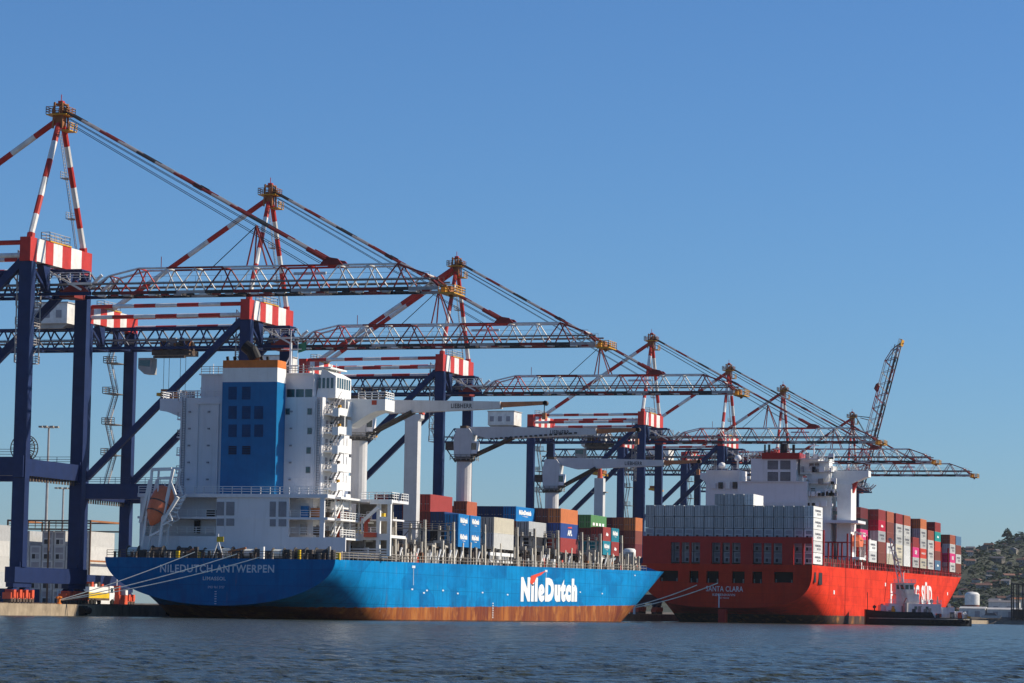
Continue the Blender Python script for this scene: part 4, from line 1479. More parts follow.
for t in (-.4, 1.2):
    vs = []
    for r_, e in ((1.88, -.10), (1.88, .10)):
        for i in range(n_):
            an = 2 * math.pi * i / n_
            rr = r_ if t < 1 else 1.62
            vs.append(ax * (t + e) + a1 * math.cos(an) * rr * .95 + a2 * math.sin(an) * rr * 1.05)
    b.add(vs, [(i, (i + 1) % n_, n_ + (i + 1) % n_, n_ + i) for i in range(n_)], 'machinery')
b.build('strap', lb)

# ------------------------------------------------------------------ containers
CW, CH = 2.44, 2.72
_mesh = {}


def box_meshes(colour, length, height, reefer=False):
    key = (colour, length, height, reefer)
    if key in _mesh:
        return _mesh[key]
    m = 'c_' + colour
    L, H = length, height
    b = MB()
    i = .035
    b.box(i - CW / 2, CW / 2 - i, .06, L - i, .05, H - i, m)
    p = .13
    for x in (-CW / 2, CW / 2 - p):
        for y in (0, L - p):
            b.box(x, x + p, y, y + p, 0, H, m)
        for z in (0, H - p):
            b.box(x + .002, x + p - .002, p, L - p, z + .002, z + p - .002, m)
    for y in (0, L - p):
        for z in (0, H - p):
            b.box(-CW / 2 + p, CW / 2 - p, y + .002, y + p - .002, z + .002, z + p - .002, m)
    k = 0
    n = int(L / .56)
    for s in (-1, 1):          # corrugation ribs
        for k in range(n):
            yy = .3 + k * (L - .6) / n
            x = s * (CW / 2 - .022)
            b.box(x - .013, x + .013, yy, yy + .26, p, H - p, m)
    o = b.build('shipping_container')
    body = o.data
    bpy.data.objects.remove(o)
    b = MB()
    if reefer:
        b.box(-CW / 2 + .18, CW / 2 - .18, -.02, .055, .2, H - .2, 'c_' + colour)
        b.box(-.85, .85, -.05, -.022, H * .52, H - .35, 'louver')
        b.box(-.75, -.05, -.05, -.022, .3, H * .42, 'c_charcoal')
        b.box(.1, .8, -.05, -.022, .3, H * .42, 'louver')
    else:
        for x0_, x1_ in ((-CW / 2 + .15, -.02), (.02, CW / 2 - .15)):
            b.box(x0_, x1_, 0.0, .055, .16, H - .16, m)
        for x in (-.82, -.36, .36, .82):
            b.tube((x, -.02, .15), (x, -.02, H - .15), .05, 'c_charcoal', 6)
            b.box(x - .12, x + .12, -.05, -.005, H * .42, H * .46, 'galvanised')
    o = b.build('door')
    door = o.data
    bpy.data.objects.remove(o)
    _mesh[key] = (body, door)
    return _mesh[key]


_logo = {}


def logo_mesh(kind, length, H, side):
    key = (kind, length, H, side)
    if key in _logo:
        return _logo[key]
    b = MB()
    x = CW / 2 + .03
    def T(body, y, z, w, h, mat, bold=.05):
        text_on(b, body, (x, y, z), (0, 1, 0), (0, 0, 1), w, h, mat, bold)
    L = length
    if kind == 'NILE':
        T('NileDutch', L * .16, H * .45, L * .66, H * .34, 'letter_white', .09)
        b.prism([(L * .3, H * .38), (L * .6, H * .34), (L * .66, H * .38)], 'x', x - .02, x, 'letter_white')
    elif kind == 'APL':
        T('APL', L * .40, H * .18, L * .26, H * .40, 'letter_white', .07)
        b.prism([(L * .40, H * .70), (L * .66, H * .70), (L * .64, H * .82), (L * .43, H * .78)], 'x', x - .02, x, 'logo_red')
    elif kind == 'HS':
        T('HAMBURG', L * .18, H * .52, L * .64, H * .20, 'letter_grey', .03)
        T('SÜD', L * .40, H * .22, L * .42, H * .22, 'letter_grey', .03)
    elif kind == 'HSW':
        T('HAMBURG SÜD', L * .18, H * .42, L * .64, H * .22, 'letter_white', .03)
    elif kind == 'ONE':
        T('ONE', L * .34, H * .3, L * .32, H * .42, 'letter_white', .06)
    elif kind == 'MARK':
        b.prism([(L * .35, H * .4), (L * .62, H * .35), (L * .68, H * .5), (L * .45, H * .62)], 'x', x - .02, x, 'letter_white')
    elif kind == 'BARS':
        for k in range(4):
            b.box(x - .02, x, L * (.12 + k * .2), L * (.24 + k * .2), H * .2, H * .42, 'letter_white')
    o = b.build('logo')
    _logo[key] = o.data
    bpy.data.objects.remove(o)
    return _logo[key]


WORDS = dict(navy='navy blue', blue='bright blue', teal='teal blue', royal='royal blue', red='red', maroon='maroon', brown='brown', rust='rust brown', orange='orange', crimson='crimson',
             grey='grey', pale='pale grey', white='white', cream='cream', pink='pink', green='green', charcoal='dark grey', sea='sea green', flame='orange red', steel='steel blue')
n_box = 0


def container(x, y, z, colour, label, group, length=12.19, H=CH, logo=None, reefer=False):
    """x is the starboard (water) side face"""
    global n_box
    body, door = box_meshes(colour, length, H, reefer)
    o = bpy.data.objects.new('shipping_container', body)
    o.location = (x - CW / 2, y, z)
    COL.objects.link(o)
    tag(o, label, 'container', group)
    d = bpy.data.objects.new('door', door)
    COL.objects.link(d)
    d.parent = o
    if logo:
        g = bpy.data.objects.new('logo', logo_mesh(logo, length, H, 'x'))
        COL.objects.link(g)
        g.parent = o
    n_box += 1
    return o


ORD = ['first', 'second', 'third', 'fourth', 'fifth', 'sixth', 'seventh', 'eighth', 'ninth', 'tenth', 'eleventh', 'twelfth', 'thirteenth', 'fourteenth', 'fifteenth', 'sixteenth', 'seventeenth', 'eighteenth']
TIERS = {1: ['only tier'], 2: ['bottom tier', 'top tier'], 3: ['bottom tier', 'middle tier', 'top tier'], 4: ['bottom tier', 'second tier up', 'third tier up', 'top tier'],
         5: ['bottom tier', 'second tier up', 'middle tier', 'fourth tier up', 'top tier'], 6: ['bottom tier', 'second tier up', 'third tier up', 'fourth tier up', 'fifth tier up', 'top tier']}

# blue ship: bays from the bridge forward; rows counted from the water side
P_ = 2.52
BG = 'containers on the blue ship'
BAYS = [
    (478.7, 'first', {1: ['charcoal', 'navy'], 2: ['navy', 'maroon', 'red'], 3: ['charcoal', 'maroon', 'maroon'], 4: ['navy', 'navy', 'navy'], 5: ['maroon', 'navy', 'red'],
                      6: ['navy', 'navy'], 7: ['charcoal', 'navy'], 8: ['navy', 'maroon'], 9: ['navy', 'navy']}),
    (499.2, 'second', {0: ['pale', 'cream'], 1: ['charcoal', 'brown'], 2: ['navy', 'brown', 'rust'], 5: ['navy', 'maroon', 'navy'], 6: ['maroon', 'navy', 'navy']}),
    (529.6, 'third', {1: ['charcoal', 'grey'], 2: ['navy', 'brown', 'blue'], 3: ['navy', 'maroon', 'navy'], 4: ['navy', 'navy', 'navy'], 5: ['navy', 'brown', 'navy'], 6: ['navy', 'navy', 'rust'], 7: ['navy', 'navy', 'navy']}),
    (542.3, 'fourth', {0: ['red', 'royal', 'orange'], 1: ['charcoal', 'royal', 'brown'], 2: ['charcoal', 'pale', 'navy'], 3: ['maroon', 'brown', 'navy'], 4: ['navy', 'navy', 'navy'], 5: ['navy', 'navy', 'navy']}),
    (573.5, 'fifth', {1: ['teal', 'maroon', 'green'], 2: ['navy', 'royal', 'navy'], 3: ['navy', 'navy', 'navy'], 4: ['navy', 'navy', 'maroon']}),
    (609.6, 'sixth', {1: ['maroon', 'brown', 'orange'], 2: ['maroon', 'maroon', 'rust'], 3: ['maroon', 'navy', 'maroon'], 4: ['maroon', 'brown', 'maroon'], 5: ['navy', 'maroon', 'maroon']}),
]
XR = -151.8
for Y, bw, rows in BAYS:
    zb = 12.45 + .0094 * (Y - 478)
    ln = 12.19 if Y < 600 else 6.06
    H = {478.7: 2.9, 573.5: 2.6}.get(Y, CH)
    for r_, cols in rows.items():
        for t, c in enumerate(cols):
            lg = {'blue': 'NILE', 'royal': 'APL' if r_ == 0 else None, 'green': 'BARS'}.get(c)
            tier = TIERS[len(cols)][t]
            lab = '%s container, %s bay of the blue ship, %s row from water, %s' % (WORDS[c], bw, ORD[r_], tier)
            if Y == 499.2 and c == 'rust': lab = 'short rust brown container peeping out left of the second deck crane column'
            if c == 'orange' and r_ == 0 and Y == 542.3: lab = 'orange container on top of the royal blue one, three high stack by the blue rail'
            if c == 'royal' and r_ == 0: lab = 'royal blue container with white letters between an orange and a red one'
            if c == 'cream': lab = 'cream container on the water side of the blue ship, above the white ladder rack'
            if c == 'green': lab = 'green container with white marks on the blue ship, beside the pale foremast'
            if c == 'blue': lab = 'bright blue container with white logo in the high row below the second deck crane'
            if Y == 478.7 and r_ == 2 and t == 2: lab = 'red container on top, its bright side between jib rest and second deck crane'
            container(XR - r_ * P_, Y, zb + t * (H + .03), c, lab, BG, 6.06 if lab.startswith('short') else ln, H, lg)
for Y, cols in ((478.7, ('blue', 'blue', 'blue', 'blue')), (573.6, ('teal', 'red', 'red', 'teal'))):
    zb = 12.45 + .0094 * (Y - 478)
    for i, c in enumerate(cols):
        k, t = i % 2, i // 2
        word = ('lower', 'upper')[t] + ' ' + ('aft', 'forward')[k]
        where = 'bright blue block of four amidships' if Y < 500 else 'checkered block near the blue bow'
        container(XR, Y + k * 6.6, zb + t * (CH + .03), c, 'short %s container, %s one in the %s' % (WORDS[c], word, where), 'short containers by the blue ship\'s rail', 6.06, CH,
                  'NILE' if c in ('blue', 'teal') else 'MARK' if Y > 500 else None)

# ------------------------------------------------------------------ the red ship
RY, RX, RB = 735.0, -162.5, 43.7
rz = lambda Y: 14.6 + .0042 * (Y - 735)
red = thing('container_ship', (RX, RY, 0), 'red container ship with grey reefers stacked over its dark red stern', 'ship')
RO = (RX, RY, 0)
low_holes = []
for xa, xb in ((660, 678), (689.5, 698.3), (706.5, 718.6), (732.2, 744.5), (752.5, 762), (774.3, 793)):
    p, q = at(xa, 571.3, RY), at(xb, 583.8 if xa > 680 and xa < 770 else 582.8, RY)
    low_holes.append((p.x - RX, q.x - RX, 9.9 if 680 < xa < 770 else 10.15, 12.8))
zset = sorted({h[2] for h in low_holes})
make_hull('hull', 'red_hull', red, RB, lambda y: 14.6 + .0042 * y + 1.2 * smooth01((y - 255) / 35), 270, 302, 72, 46, 3.7, 75, holes=low_holes, pst=3.2)
for h in low_holes:      # mooring deck seen through the openings
    b = MB(RO)
    x0_, x1_ = RX + h[0], RX + h[1]
    b.box(x0_ - .3, x1_ + .3, RY + 2.6, RY + 2.8, 9.0, 13.6, 'dark_gap')  # near-black back panel, the shade inside the opening put into its colour
    b.box(x0_ + .2, x0_ + .45, RY + .8, RY + 1.1, 9.0, 11.0, 'lash_grey')
    b.box(x1_ - .7, x1_ - .4, RY + 1.0, RY + 1.4, 9.0, 10.9, 'lash_grey')
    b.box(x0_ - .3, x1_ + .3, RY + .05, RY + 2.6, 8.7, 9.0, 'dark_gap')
    b.build('mooring_bay', red)
ty = RY - .04
for body, xa, xb, y, h in (('SANTA CLARA', 706, 743, 591.3, 1.35), ('KØBENHAVN', 712.5, 735, 595.9, .62), ('IMO 9425368', 719, 729, 598.6, .35)):
    p, q = at(xa, y, ty), at(xb, y, ty)
    b = MB(RO)
    text_on(b, body, (p.x, ty, p.z), (1, 0, 0), (0, 0, 1), q.x - p.x, h, 'letter_shade', .01)
    b.build('stern_lettering', red)
b = MB(RO)
b.box(RX - 2.0, RX - .2, RY + .3, RY + 3, -1, 3.4, 'hull_red_paint')
b.box(RX - 1.9, RX - 1.6, RY - .05, RY - .01, 3.7, 7.2, 'letter_shade')
b.build('rudder', red)
b = MB(RO)
hx = RX + RB / 2 + .06
text_on(b, 'HAMBURG SÜD', (hx, 854.0, 6.0), (0, 1, .004), (0, 0, 1), 78.5, 6.9, 'letter_white', .045)
b.build('side_lettering', red)
b = MB(RO)
for Y, z in ((765, 8.2), (845, 11.3), (966, 10)):
    b.box(hx - .03, hx, Y - .8, Y + .8, z - .5, z + .5, 'letter_white')
b.build('draught_mark', red)
b = MB(RO)
p = atX(821, 573, RX + RB / 2)
b.box(RX + RB / 2 - .05, RX + RB / 2 + .04, p.y - 3, p.y + 1.6, 9.9, 12.9, 'dark_gap')  # flat dark plate on the hull, painted shade of an opening
b.box(RX + RB / 2 - .05, RX + RB / 2 + .04, p.y - 9, p.y - 6.8, 10.3, 12.9, 'dark_gap')
b.build('side_port', red)
# stern frame: red beams with tall slots
b = MB(RO)
fy0, fy1 = RY + .02, RY + .9
zt_ = 21.5
xl, xr = RX - RB / 2 + .3, RX + RB / 2 - .1
b.box(xl, xr, fy0, fy1, 19.95, zt_, 'hull_red_paint')
groups = ((670.7, 699.9), (711.5, 740.4), (752.7, 782), (793.6, 812))
solid = []
last = xl
for ga, gb in groups:
    A, B_ = at(ga, 553, RY).x, at(gb, 553, RY).x
    solid.append((last, A))
    w_ = (B_ - A)
    k_ = 3 if w_ > 6 else 2
    for k in range(1, k_):
        xx = A + w_ * k / k_
        b.box(xx - .25, xx + .25, fy0 + .02, fy1, rz(RY) + .02, 19.94, 'hull_red_paint')
    last = B_
solid.append((last, xr))
for a, c in solid:
    b.box(a, c, fy0 + .01, fy1, rz(RY) + .01, 19.95, 'hull_red_paint')
b.build('stern_frame', red)
# grey stack over the stern
RG = 'grey containers over the red stern'
NC = 17
pit = (RB - .2) / NC          # a hand's breadth of dark gap between columns
RH = 2.86
for c in range(NC):
    tall = 6 if 7 <= c <= 10 else 5
    for t in range(tall):
        x = RX - RB / 2 + .1 + (c + 1) * pit - .03
        z = 15.0 + t * (RH + .05)
        col = 'white' if c == NC - 1 or (t == 5 and c == 10) else 'grey'
        lg = 'HS' if col == 'white' and t < 5 else None
        lvl = ['bottom', 'second', 'third', 'fourth', 'fifth', 'topmost'][t]
        lab = '%s container over the red stern, %s column from the left, %s tier up' % ('white sided' if col == 'white' else 'grey', ORD[c], lvl)
        o = container(x - .06, RY + 2.6 + rnd.uniform(0, .12), z, col, lab, RG, 12.19, RH, lg, reefer=(t < 3))
        o.scale = (.945, 1, .965)
# superstructure
SYR = 805.0
b = MB(RO)
def px_box(mb, xa, xb, ya, yb, Y, depth, mat, zlow=None):
    p, q = at(xa, ya, Y), at(xb, yb, Y)
    mb.box(p.x, q.x, Y, Y + depth, q.z if zlow is None else zlow, p.z, mat)
    return p, q
px_box(b, 738, 807, 481, 506, SYR, 11, 'house_white', 15)
px_box(b, 706, 740, 470, 481, SYR + 1, 9, 'house_white', 15)
px_box(b, 751, 796, 458.6, 481, SYR - .5, 10, 'house_white')
px_box(b, 806.9, 831, 473, 506, SYR + 3, 8, 'white', 15)
px_box(b, 837, 851, 484, 506, SYR + 4, 8, 'white', 15)
px_box(b, 800, 818, 458, 474, SYR + 2, 8, 'white')
px_box(b, 812, 829, 462, 484, SYR + 2.2, 5, 'white')
px_box(b, 824, 858, 520, 523, SYR - 2, 12, 'house_white')
acc = b.build('accommodation', red)
b = MB(RO)
px_box(b, 761.8, 799.5, 452.8, 459, SYR - 1, 11, 'hull_red_paint')
fr = b.build('funnel', red)
for xa, xb in ((764, 765.8), (768, 770.3), (780.2, 787.5), (792.2, 795)):
    b = MB(RO)
    p, q = at((xa + xb) / 2, 453, SYR + 3), at((xa + xb) / 2, 444.5 if xb - xa < 4 else 443, SYR + 3)
    b.tube((p.x, SYR + 3, p.z), (p.x, SYR + 3, q.z), (xb - xa) / 2 * .29, 'black', 10)
    b.build('exhaust_pipe', fr)
for xa, xb in ((768, 777.6), (780.7, 790)):
    for ya, yb in ((461, 469), (472.5, 480.6)):
        p, q = at(xa, ya, SYR - .5), at(xb, yb, SYR - .5)
        b = MB(RO)
        for k in range(7):
            z = q.z + (p.z - q.z) * k / 7
            b.box(p.x, q.x, SYR - .6, SYR - .505, z, z + (p.z - q.z) / 7 * .6, 'louver')
        b.box(p.x - .1, q.x + .1, SYR - .53, SYR - .502, q.z - .1, p.z + .1, 'dark_gap')
        b.build('louver', acc)
for (x, y) in ((811.5, 465), (817, 465), (813, 490), (835, 513)):
    p = at(x, y, SYR + 1.9)
    b = MB(RO)
    b.box(p.x - .6, p.x + .6, SYR + 1.7, SYR + 2.0, p.z - .5, p.z + .5, 'window_glass')
    b.build('window', acc)
for k, (xa, xb, y) in enumerate(((806, 833, 471.5), (806, 834, 483.5), (806, 833, 495), (812, 830, 462))):
    p, q = at(xa, y, SYR + 2.6), at(xb, y, SYR + 2.6)
    b = MB(RO)
    b.box(p.x, q.x, SYR + 1.5, SYR + 9, p.z, p.z + .3, 'white')
    b.rail([(p.x, SYR + 1.6, p.z + .3), (q.x - .1, SYR + 1.6, p.z + .3), (q.x - .1, SYR + 9, p.z + .3)], 1.1, 'white', 1.5, .06)
    b.box(q.x - .3, q.x - .1, SYR + 3, SYR + 6, p.z + .3, p.z + 1.5, 'white')
    b.stair((q.x - 2.6, SYR + 1.9, p.z + .3), (q.x - 1, SYR + 1.9, p.z + 3.4), (0, .8, 0), 'white')
    b.build('side_gallery', acc)
for k in range(34):
    b = MB(RO)
    p = at(rnd.uniform(800, 833), rnd.choice([458, 471, 483, 495, 505]), SYR + 1.6)
    w_, h_ = rnd.uniform(.4, 1.6), rnd.uniform(.4, 1.9)
    b.box(p.x, p.x + w_, SYR + 1.0, SYR + 1.9, p.z - .3, p.z - .3 + h_, rnd.choice(['white', 'white', 'house_white', 'louver', 'dark_gap', 'lash_grey']))
    b.build('deck_locker', acc)
b = MB(RO)
for ya, xa, xb in ((470, 706, 738), (481, 740, 806), (506, 740, 806), (458.4, 796, 820)):
    p, q = at(xa, ya, SYR - .3), at(xb, ya, SYR - .3)
    b.rail([(p.x, SYR - .3, p.z + .02), (q.x, SYR - .3, p.z + .02)], 1.1, 'white', 1.5, .045)
    b.box(p.x, q.x, SYR - .45, SYR - .04, p.z - .25, p.z, 'house_white')
b.build('railing', acc)
b = MB(RO)
p, q = at(831, 470.5, SYR + 5), at(868.5, 470.5, SYR + 5)
zt2 = p.z
b.prism([(p.x, zt2 - 3.4), (p.x, zt2), (q.x, zt2), (q.x, zt2 - 1.7), (q.x - .8, zt2 - 1.8), (p.x + 4.5, zt2 - 4.2)], 'y', SYR + 5, SYR + 9, 'white')
b.rail([(p.x, SYR + 5.1, zt2), (q.x - .1, SYR + 5.1, zt2)], 1.1, 'white', 1.4, .05)
b.prism([(p.x + 4.6, zt2 - 4.25), (q.x - 3.2, zt2 - 2.7), (q.x - 4.4, zt2 - 6.0), (q.x - 5.4, zt2 - 6.2), (q.x - 5.0, zt2 - 4.1)], 'y', SYR + 6, SYR + 8, 'crane_red')
b.build('bridge_wing', red)
b = MB(RO)
p, q = at(700, 478.5, SYR + 5), at(709, 478.5, SYR + 5)
b.prism([(p.x, p.z), (p.x, p.z + 1.6), (q.x + 1, p.z + 1.6), (q.x + 1, p.z - 2.2)], 'y', SYR + 5, SYR + 9, 'house_white')
b.build('bridge_wing', red)
b = MB(RO)
p = at(814, 458, SYR + 6)
b.tube(p, (p.x, p.y, p.z + 5), .18, 'white', 8)
b.bar((p.x - 1.5, p.y, p.z + 3.4), (p.x + 1.5, p.y, p.z + 3.4), .25, .25, 'white')
for x in (748, 743, 804, 824):
    p = at(x, 462, SYR + 4)
    b.tube(p, (p.x, p.y, p.z + 2.2), .09, 'white', 5)
b.build('signal_mast', red)
b = MB(RO)
p = at(722, 468, SYR + 1)
b.lathe((p.x, p.y, p.z), [(.9, 0), (1.1, .6), (.8, 1.3), (.1, 1.6)], 'white', 12)
p = at(738, 458, SYR + 3)
b.lathe((p.x, p.y, p.z - 3), [(.3, 0), (.3, 2.2), (.9, 2.4), (1.0, 3), (.6, 3.7), (.1, 3.9)], 'white', 12)
b.build('radar_dome', red, smooth=True)
for k in range(9):
    b = MB(RO)
    x = RX - 20 + k * 2.0
    b.box(x, x + 1.2, SYR + .4, SYR + .9, 36.6, 37.4 + rnd.uniform(0, 1.6), rnd.choice(['white', 'lash_grey', 'lash_dark', 'house_white']))
    b.build('deck_locker', red)
# side posts of the lashing gear along the red rail
XRR = RX + RB / 2
Y = 753.0
k = 0
while Y < 1002:
    b = MB(RO)
    xe = XRR - .5 - max(0, (Y - 985)) * .08
    for i in range(4):
        yy = Y + i * 3.2
        b.box(xe - .16, xe, yy, yy + .5, rz(yy), rz(yy) + (2.7 if i % 2 == 0 else 2.0), 'hull_red_paint')
        if i % 2:
            b.box(xe - .7, xe - .5, yy + 1.2, yy + 2.0, rz(yy), rz(yy) + rnd.uniform(.5, 1.4), rnd.choice(['lash_dark', 'lash_grey', 'hull_red_paint']))
    b.box(xe - .12, xe - .02, Y, Y + 12.6, rz(Y) + 1.0, rz(Y) + 1.08, 'hull_red_paint')
    b.build('lashing_post', red)
    Y += 12.8
b = MB(RO)
b.box(RX - 20, XRR - 3.2, 752, 1000, rz(752) - .1, 17.1, 'coaming')
b.build('hatch_coaming', red)
for Y in (754, 788, 794, 818, 848.3, 895.5, 910.2, 940.2, 955.8, 972.6):
    b = MB(RO)
    for r_ in range(17):
        b.box(XRR - .9 - r_ * 2.56, XRR - .5 - r_ * 2.56, Y - .3, Y + .2, rz(Y), rz(Y) + (9.2 if r_ % 3 == 0 else 7), 'hull_red_paint')
    for z in (3.0, 6.8):
        b.box(XRR - 42, XRR - .5, Y - .5, Y + .4, rz(Y) + z, rz(Y) + z + .2, 'hull_red_paint')
    b.build('lashing_bridge', red)
# its own lifeboat and davit, seen forward of the tower
lp = atX(857, 543, XRR - 2.6)
lb2 = thing('lifeboat', lp, 'small orange lifeboat in white davit under the red ship\'s bridge', 'lifeboat')
b = MB()
b.prism([(-3.6, .4), (-2.6, -1.0), (2.6, -1.0), (3.6, .4), (2.4, 1.5), (-2.4, 1.5)], 'x', -1.2, 1.2, 'lifeboat_orange')
b.box(-.9, .9, -1.6, .6, 1.5, 2.1, 'lifeboat_orange')
b.build('hull', lb2)
b = MB()
for k in range(4):
    b.box(1.2, 1.22, -2 + k, -1.5 + k, .5, .9, 'window_glass')
b.build('window', lb2)
b = MB(RO)
for dy in (-4.3, 4.3):
    p = Vector((XRR - 2.4, lp.y + dy, rz(lp.y)))
    b.bar(p, p + Vector((0, 0, lp.z + 3 - p.z)), .35, .4, 'white')
    b.bar(p + Vector((0, 0, lp.z + 3 - p.z)), p + Vector((1.8, 0, lp.z + 2.2 - p.z)), .3, .35, 'white')
b.box(XRR - 4, XRR - .8, lp.y - 6, lp.y + 12, rz(lp.y) + 2.6, rz(lp.y) + 3.3, 'white')
b.bar((XRR - 1, lp.y + 3, rz(lp.y) + 3), (XRR - 1, lp.y + 12, rz(lp.y) + 8.5), .4, .5, 'white')
for k in range(5):
    b.box(XRR - 2, XRR - 1, lp.y - 5 + k * 3, lp.y - 4 + k * 3, rz(lp.y), rz(lp.y) + rnd.uniform(1, 2.4), rnd.choice(['white', 'lash_grey', 'lash_dark']))
b.build('lifeboat_davit', red)
# forward stacks, water side row listed bottom to top
FG = 'containers on the red ship\'s foredeck'
FS = [
    (820.0, 'first stack ahead of red ship\'s bridge', [('white', 'HS'), ('white', 'HS')]),
    (834.8, 'second stack ahead of red ship\'s bridge', [('brown', None), ('brown', None), ('grey', 'HS'), ('crimson', 'MARK'), ('red', None)]),
    (849.3, 'third stack ahead of red ship\'s bridge', [('cream', None), ('white', 'HS'), ('brown', None), ('brown', None), ('rust', None)]),
    (865.2, 'fourth stack ahead of red ship\'s bridge', [('cream', 'HS'), ('cream', 'HS'), ('pale', 'HS'), ('pale', 'HS'), ('red', None)]),
    (879.8, 'fifth stack ahead of red ship\'s bridge', [('white', None), ('white', None), ('pale', 'HS'), ('pale', 'HS'), ('rust', None)]),
    (896.6, 'sixth stack ahead of red ship\'s bridge', [('pale', 'HS'), ('pink', 'ONE'), ('red', None)]),
    (911.4, 'seventh stack ahead of red ship\'s bridge', [('cream', 'HS'), ('flame', 'HSW'), ('pale', 'HS'), ('pale', 'HS'), ('orange', None)]),
    (926.6, 'eighth stack ahead of red ship\'s bridge', [('pale', 'HS'), ('pale', 'HS'), ('pale', 'HS'), ('rust', None)]),
    (941.1, 'ninth stack ahead of red ship\'s bridge', [('steel', 'MARK'), ('brown', None), ('flame', None), ('sea', 'MARK'), ('red', None)]),
    (973.8, 'tenth stack ahead of red ship\'s bridge', [('pale', 'HS'), ('pink', 'ONE'), ('pale', 'HS'), ('rust', None)]),
    (987.4, 'foremost full stack near the red bow', [('brown', None), ('pale', 'HS'), ('brown', None), ('steel', None)]),
]
FH = 2.98
for i, (Y, where, cols) in enumerate(FS):
    n = len(cols)
    for t, (c, lg) in enumerate(cols):
        container(XRR - .35, Y, 17.25 + t * (FH + .03), c, '%s container, water side, %s, %s' % (WORDS[c], where, TIERS[n][t]), FG, 12.19, FH, lg)
    # rows behind
    nb = {0: 5, 5: 5, 7: 5, 9: 4}.get(i, n)
    pal = {0: ['charcoal', 'grey', 'pink', 'charcoal', 'maroon'], 1: ['maroon', 'brown', 'charcoal', 'crimson', 'brown'], 5: ['maroon', 'maroon', 'charcoal', 'navy', 'maroon'],
           7: ['maroon', 'brown', 'maroon', 'navy', 'charcoal'], 9: ['maroon', 'crimson', 'charcoal', 'brown']}
    if i == 6: pal[6] = ['maroon', 'red', 'maroon', 'charcoal', 'maroon']
    rows = {0: 4, 1: 4}.get(i, 2)
    for r_ in range(1, rows):
        pl = pal.get(i) or [['maroon', 'brown', 'charcoal', 'red', 'maroon'][(t + i + r_) % 5] for t in range(5)]
        for t in range(nb):
            c = pl[(t + (r_ - 1) * (2 if i > 1 else 0)) % len(pl)]
            if i == 0 and r_ > 1 and c == 'pink': c = 'brown'
            if i == 0 and r_ > 2 and t == 4: c = 'red'
            container(XRR - .35 - r_ * 2.5, Y, 17.25 + t * (FH + .03), c, '%s container, %s row in, %s, %s' % (WORDS[c], ORD[r_], where, TIERS[nb][t]), FG, 12.19, FH,
                      'ONE' if c == 'pink' else None)
container(XRR - 2.2, 1001.6, 17.25, 'cream', 'cream container end peeping out beyond the last stack at the red bow', FG, 6.06, FH)

# ------------------------------------------------------------------ workboat
ta = YAW + R(3)
tug = thing('workboat', (-123.0, 792.0, 0), 'black hulled workboat with white wheelhouse and lattice jib beside the red ship', 'boat', rz=ta)
b = MB()
def tug_sec(x):
    t = abs(x + .5) / 14.2
    return 4.4 * max(0.02, 1 - t ** 3.2) ** .6
xs_ = [-14.2 + i * 28.4 / 40 for i in range(41)]
vs = []
for x in xs_:
    h_ = tug_sec(x)
    sh = 2.4 + (1.1 if x < 3 else -.3) + .5 * max(0, (-x - 6) / 8) ** 2
    for z, k in ((-.6, .75), (.4, .92), (sh * .7, 1.0), (sh, 1.0)):
        vs += [(x, -h_ * k, z), (x, h_ * k, z)]
fs = []
for i in range(40):
    a, c = i * 8, (i + 1) * 8
    for j in range(3):
        fs.append((a + 2 * j, c + 2 * j, c + 2 * j + 2, a + 2 * j + 2))
        fs.append((a + 2 * j + 3, c + 2 * j + 3, c + 2 * j + 1, a + 2 * j + 1))
    fs.append((a + 6, c + 6, c + 7, a + 7))
fs += [(0, 2, 4, 6, 7, 5, 3, 1), tuple(320 + q for q in (1, 3, 5, 7, 6, 4, 2, 0))]
b.add(vs, fs, 'tug_hull')
b.build('hull', tug)
b = MB()
for k in range(9):
    x = 2.6 + k * 1.25
    y = -tug_sec(x) - .12
    n_ = 12
    b.tube((x, y - .12, 1.1), (x, y + .14, 1.1), .55, 'rubber', n_)
b.build('tyre_fender', tug)
b = MB()
b.box(-8.5, 5.6, -2.9, 2.9, 3.2, 5.7, 'tug_wall')
b.box(-6.4, -.3, -2.5, 2.5, 5.7, 8.2, 'tug_wall')
b.box(5.7, 9.2, -2.6, 2.6, 2.2, 4.9, 'tug_wall')
b.box(9.4, 11.4, -2.2, 1.2, 2.1, 3.9, 'white')
b.box(-10.4, -8.6, -2.2, 2.2, 3.4, 5.2, 'tug_wall')
hs = b.build('deckhouse', tug)
for k in range(4):
    b = MB()
    b.box(-7.6 + k * 3, -6.9 + k * 3, -2.93, -2.905, 4.2, 5.0, 'window_glass')
    b.build('window', hs)
b = MB()
b.box(-7.0, -1.2, -2.7, 2.7, 8.2, 8.4, 'tug_wall')
b.box(-6.5, -1.6, -2.4, 2.4, 8.4, 10.9, 'tug_wall')
b.box(-6.8, -1.3, -2.7, 2.7, 10.9, 11.15, 'white')
b.rail([(-7, -2.6, 11.15), (-1.2, -2.6, 11.15)], .9, 'white', 1.2, .05)
b.tube((-4, 0, 11.15), (-4, 0, 14), .1, 'white', 6)
wh = b.build('wheelhouse', tug)
for k in range(4):
    b = MB()
    b.box(-6.3 + k * 1.18, -5.4 + k * 1.18, -2.43, -2.405, 9.4, 10.6, 'window_glass')
    b.build('window', wh)
b = MB()
rt, tp = Vector((-4.0, -3.2, 5.9)), Vector((-7.9, -2.8, 22.5))
dv = (tp - rt)
sx = Vector((1, 0, .2)).normalized() * .45
sy_ = Vector((0, .4, 0))
for i, j in ((-1, -1), (1, -1), (1, 1), (-1, 1)):
    b.bar(rt + sx * i * 1.5 + sy_ * j, tp + sx * i * .8 + sy_ * j * .6, .2, .2, 'crane_white')
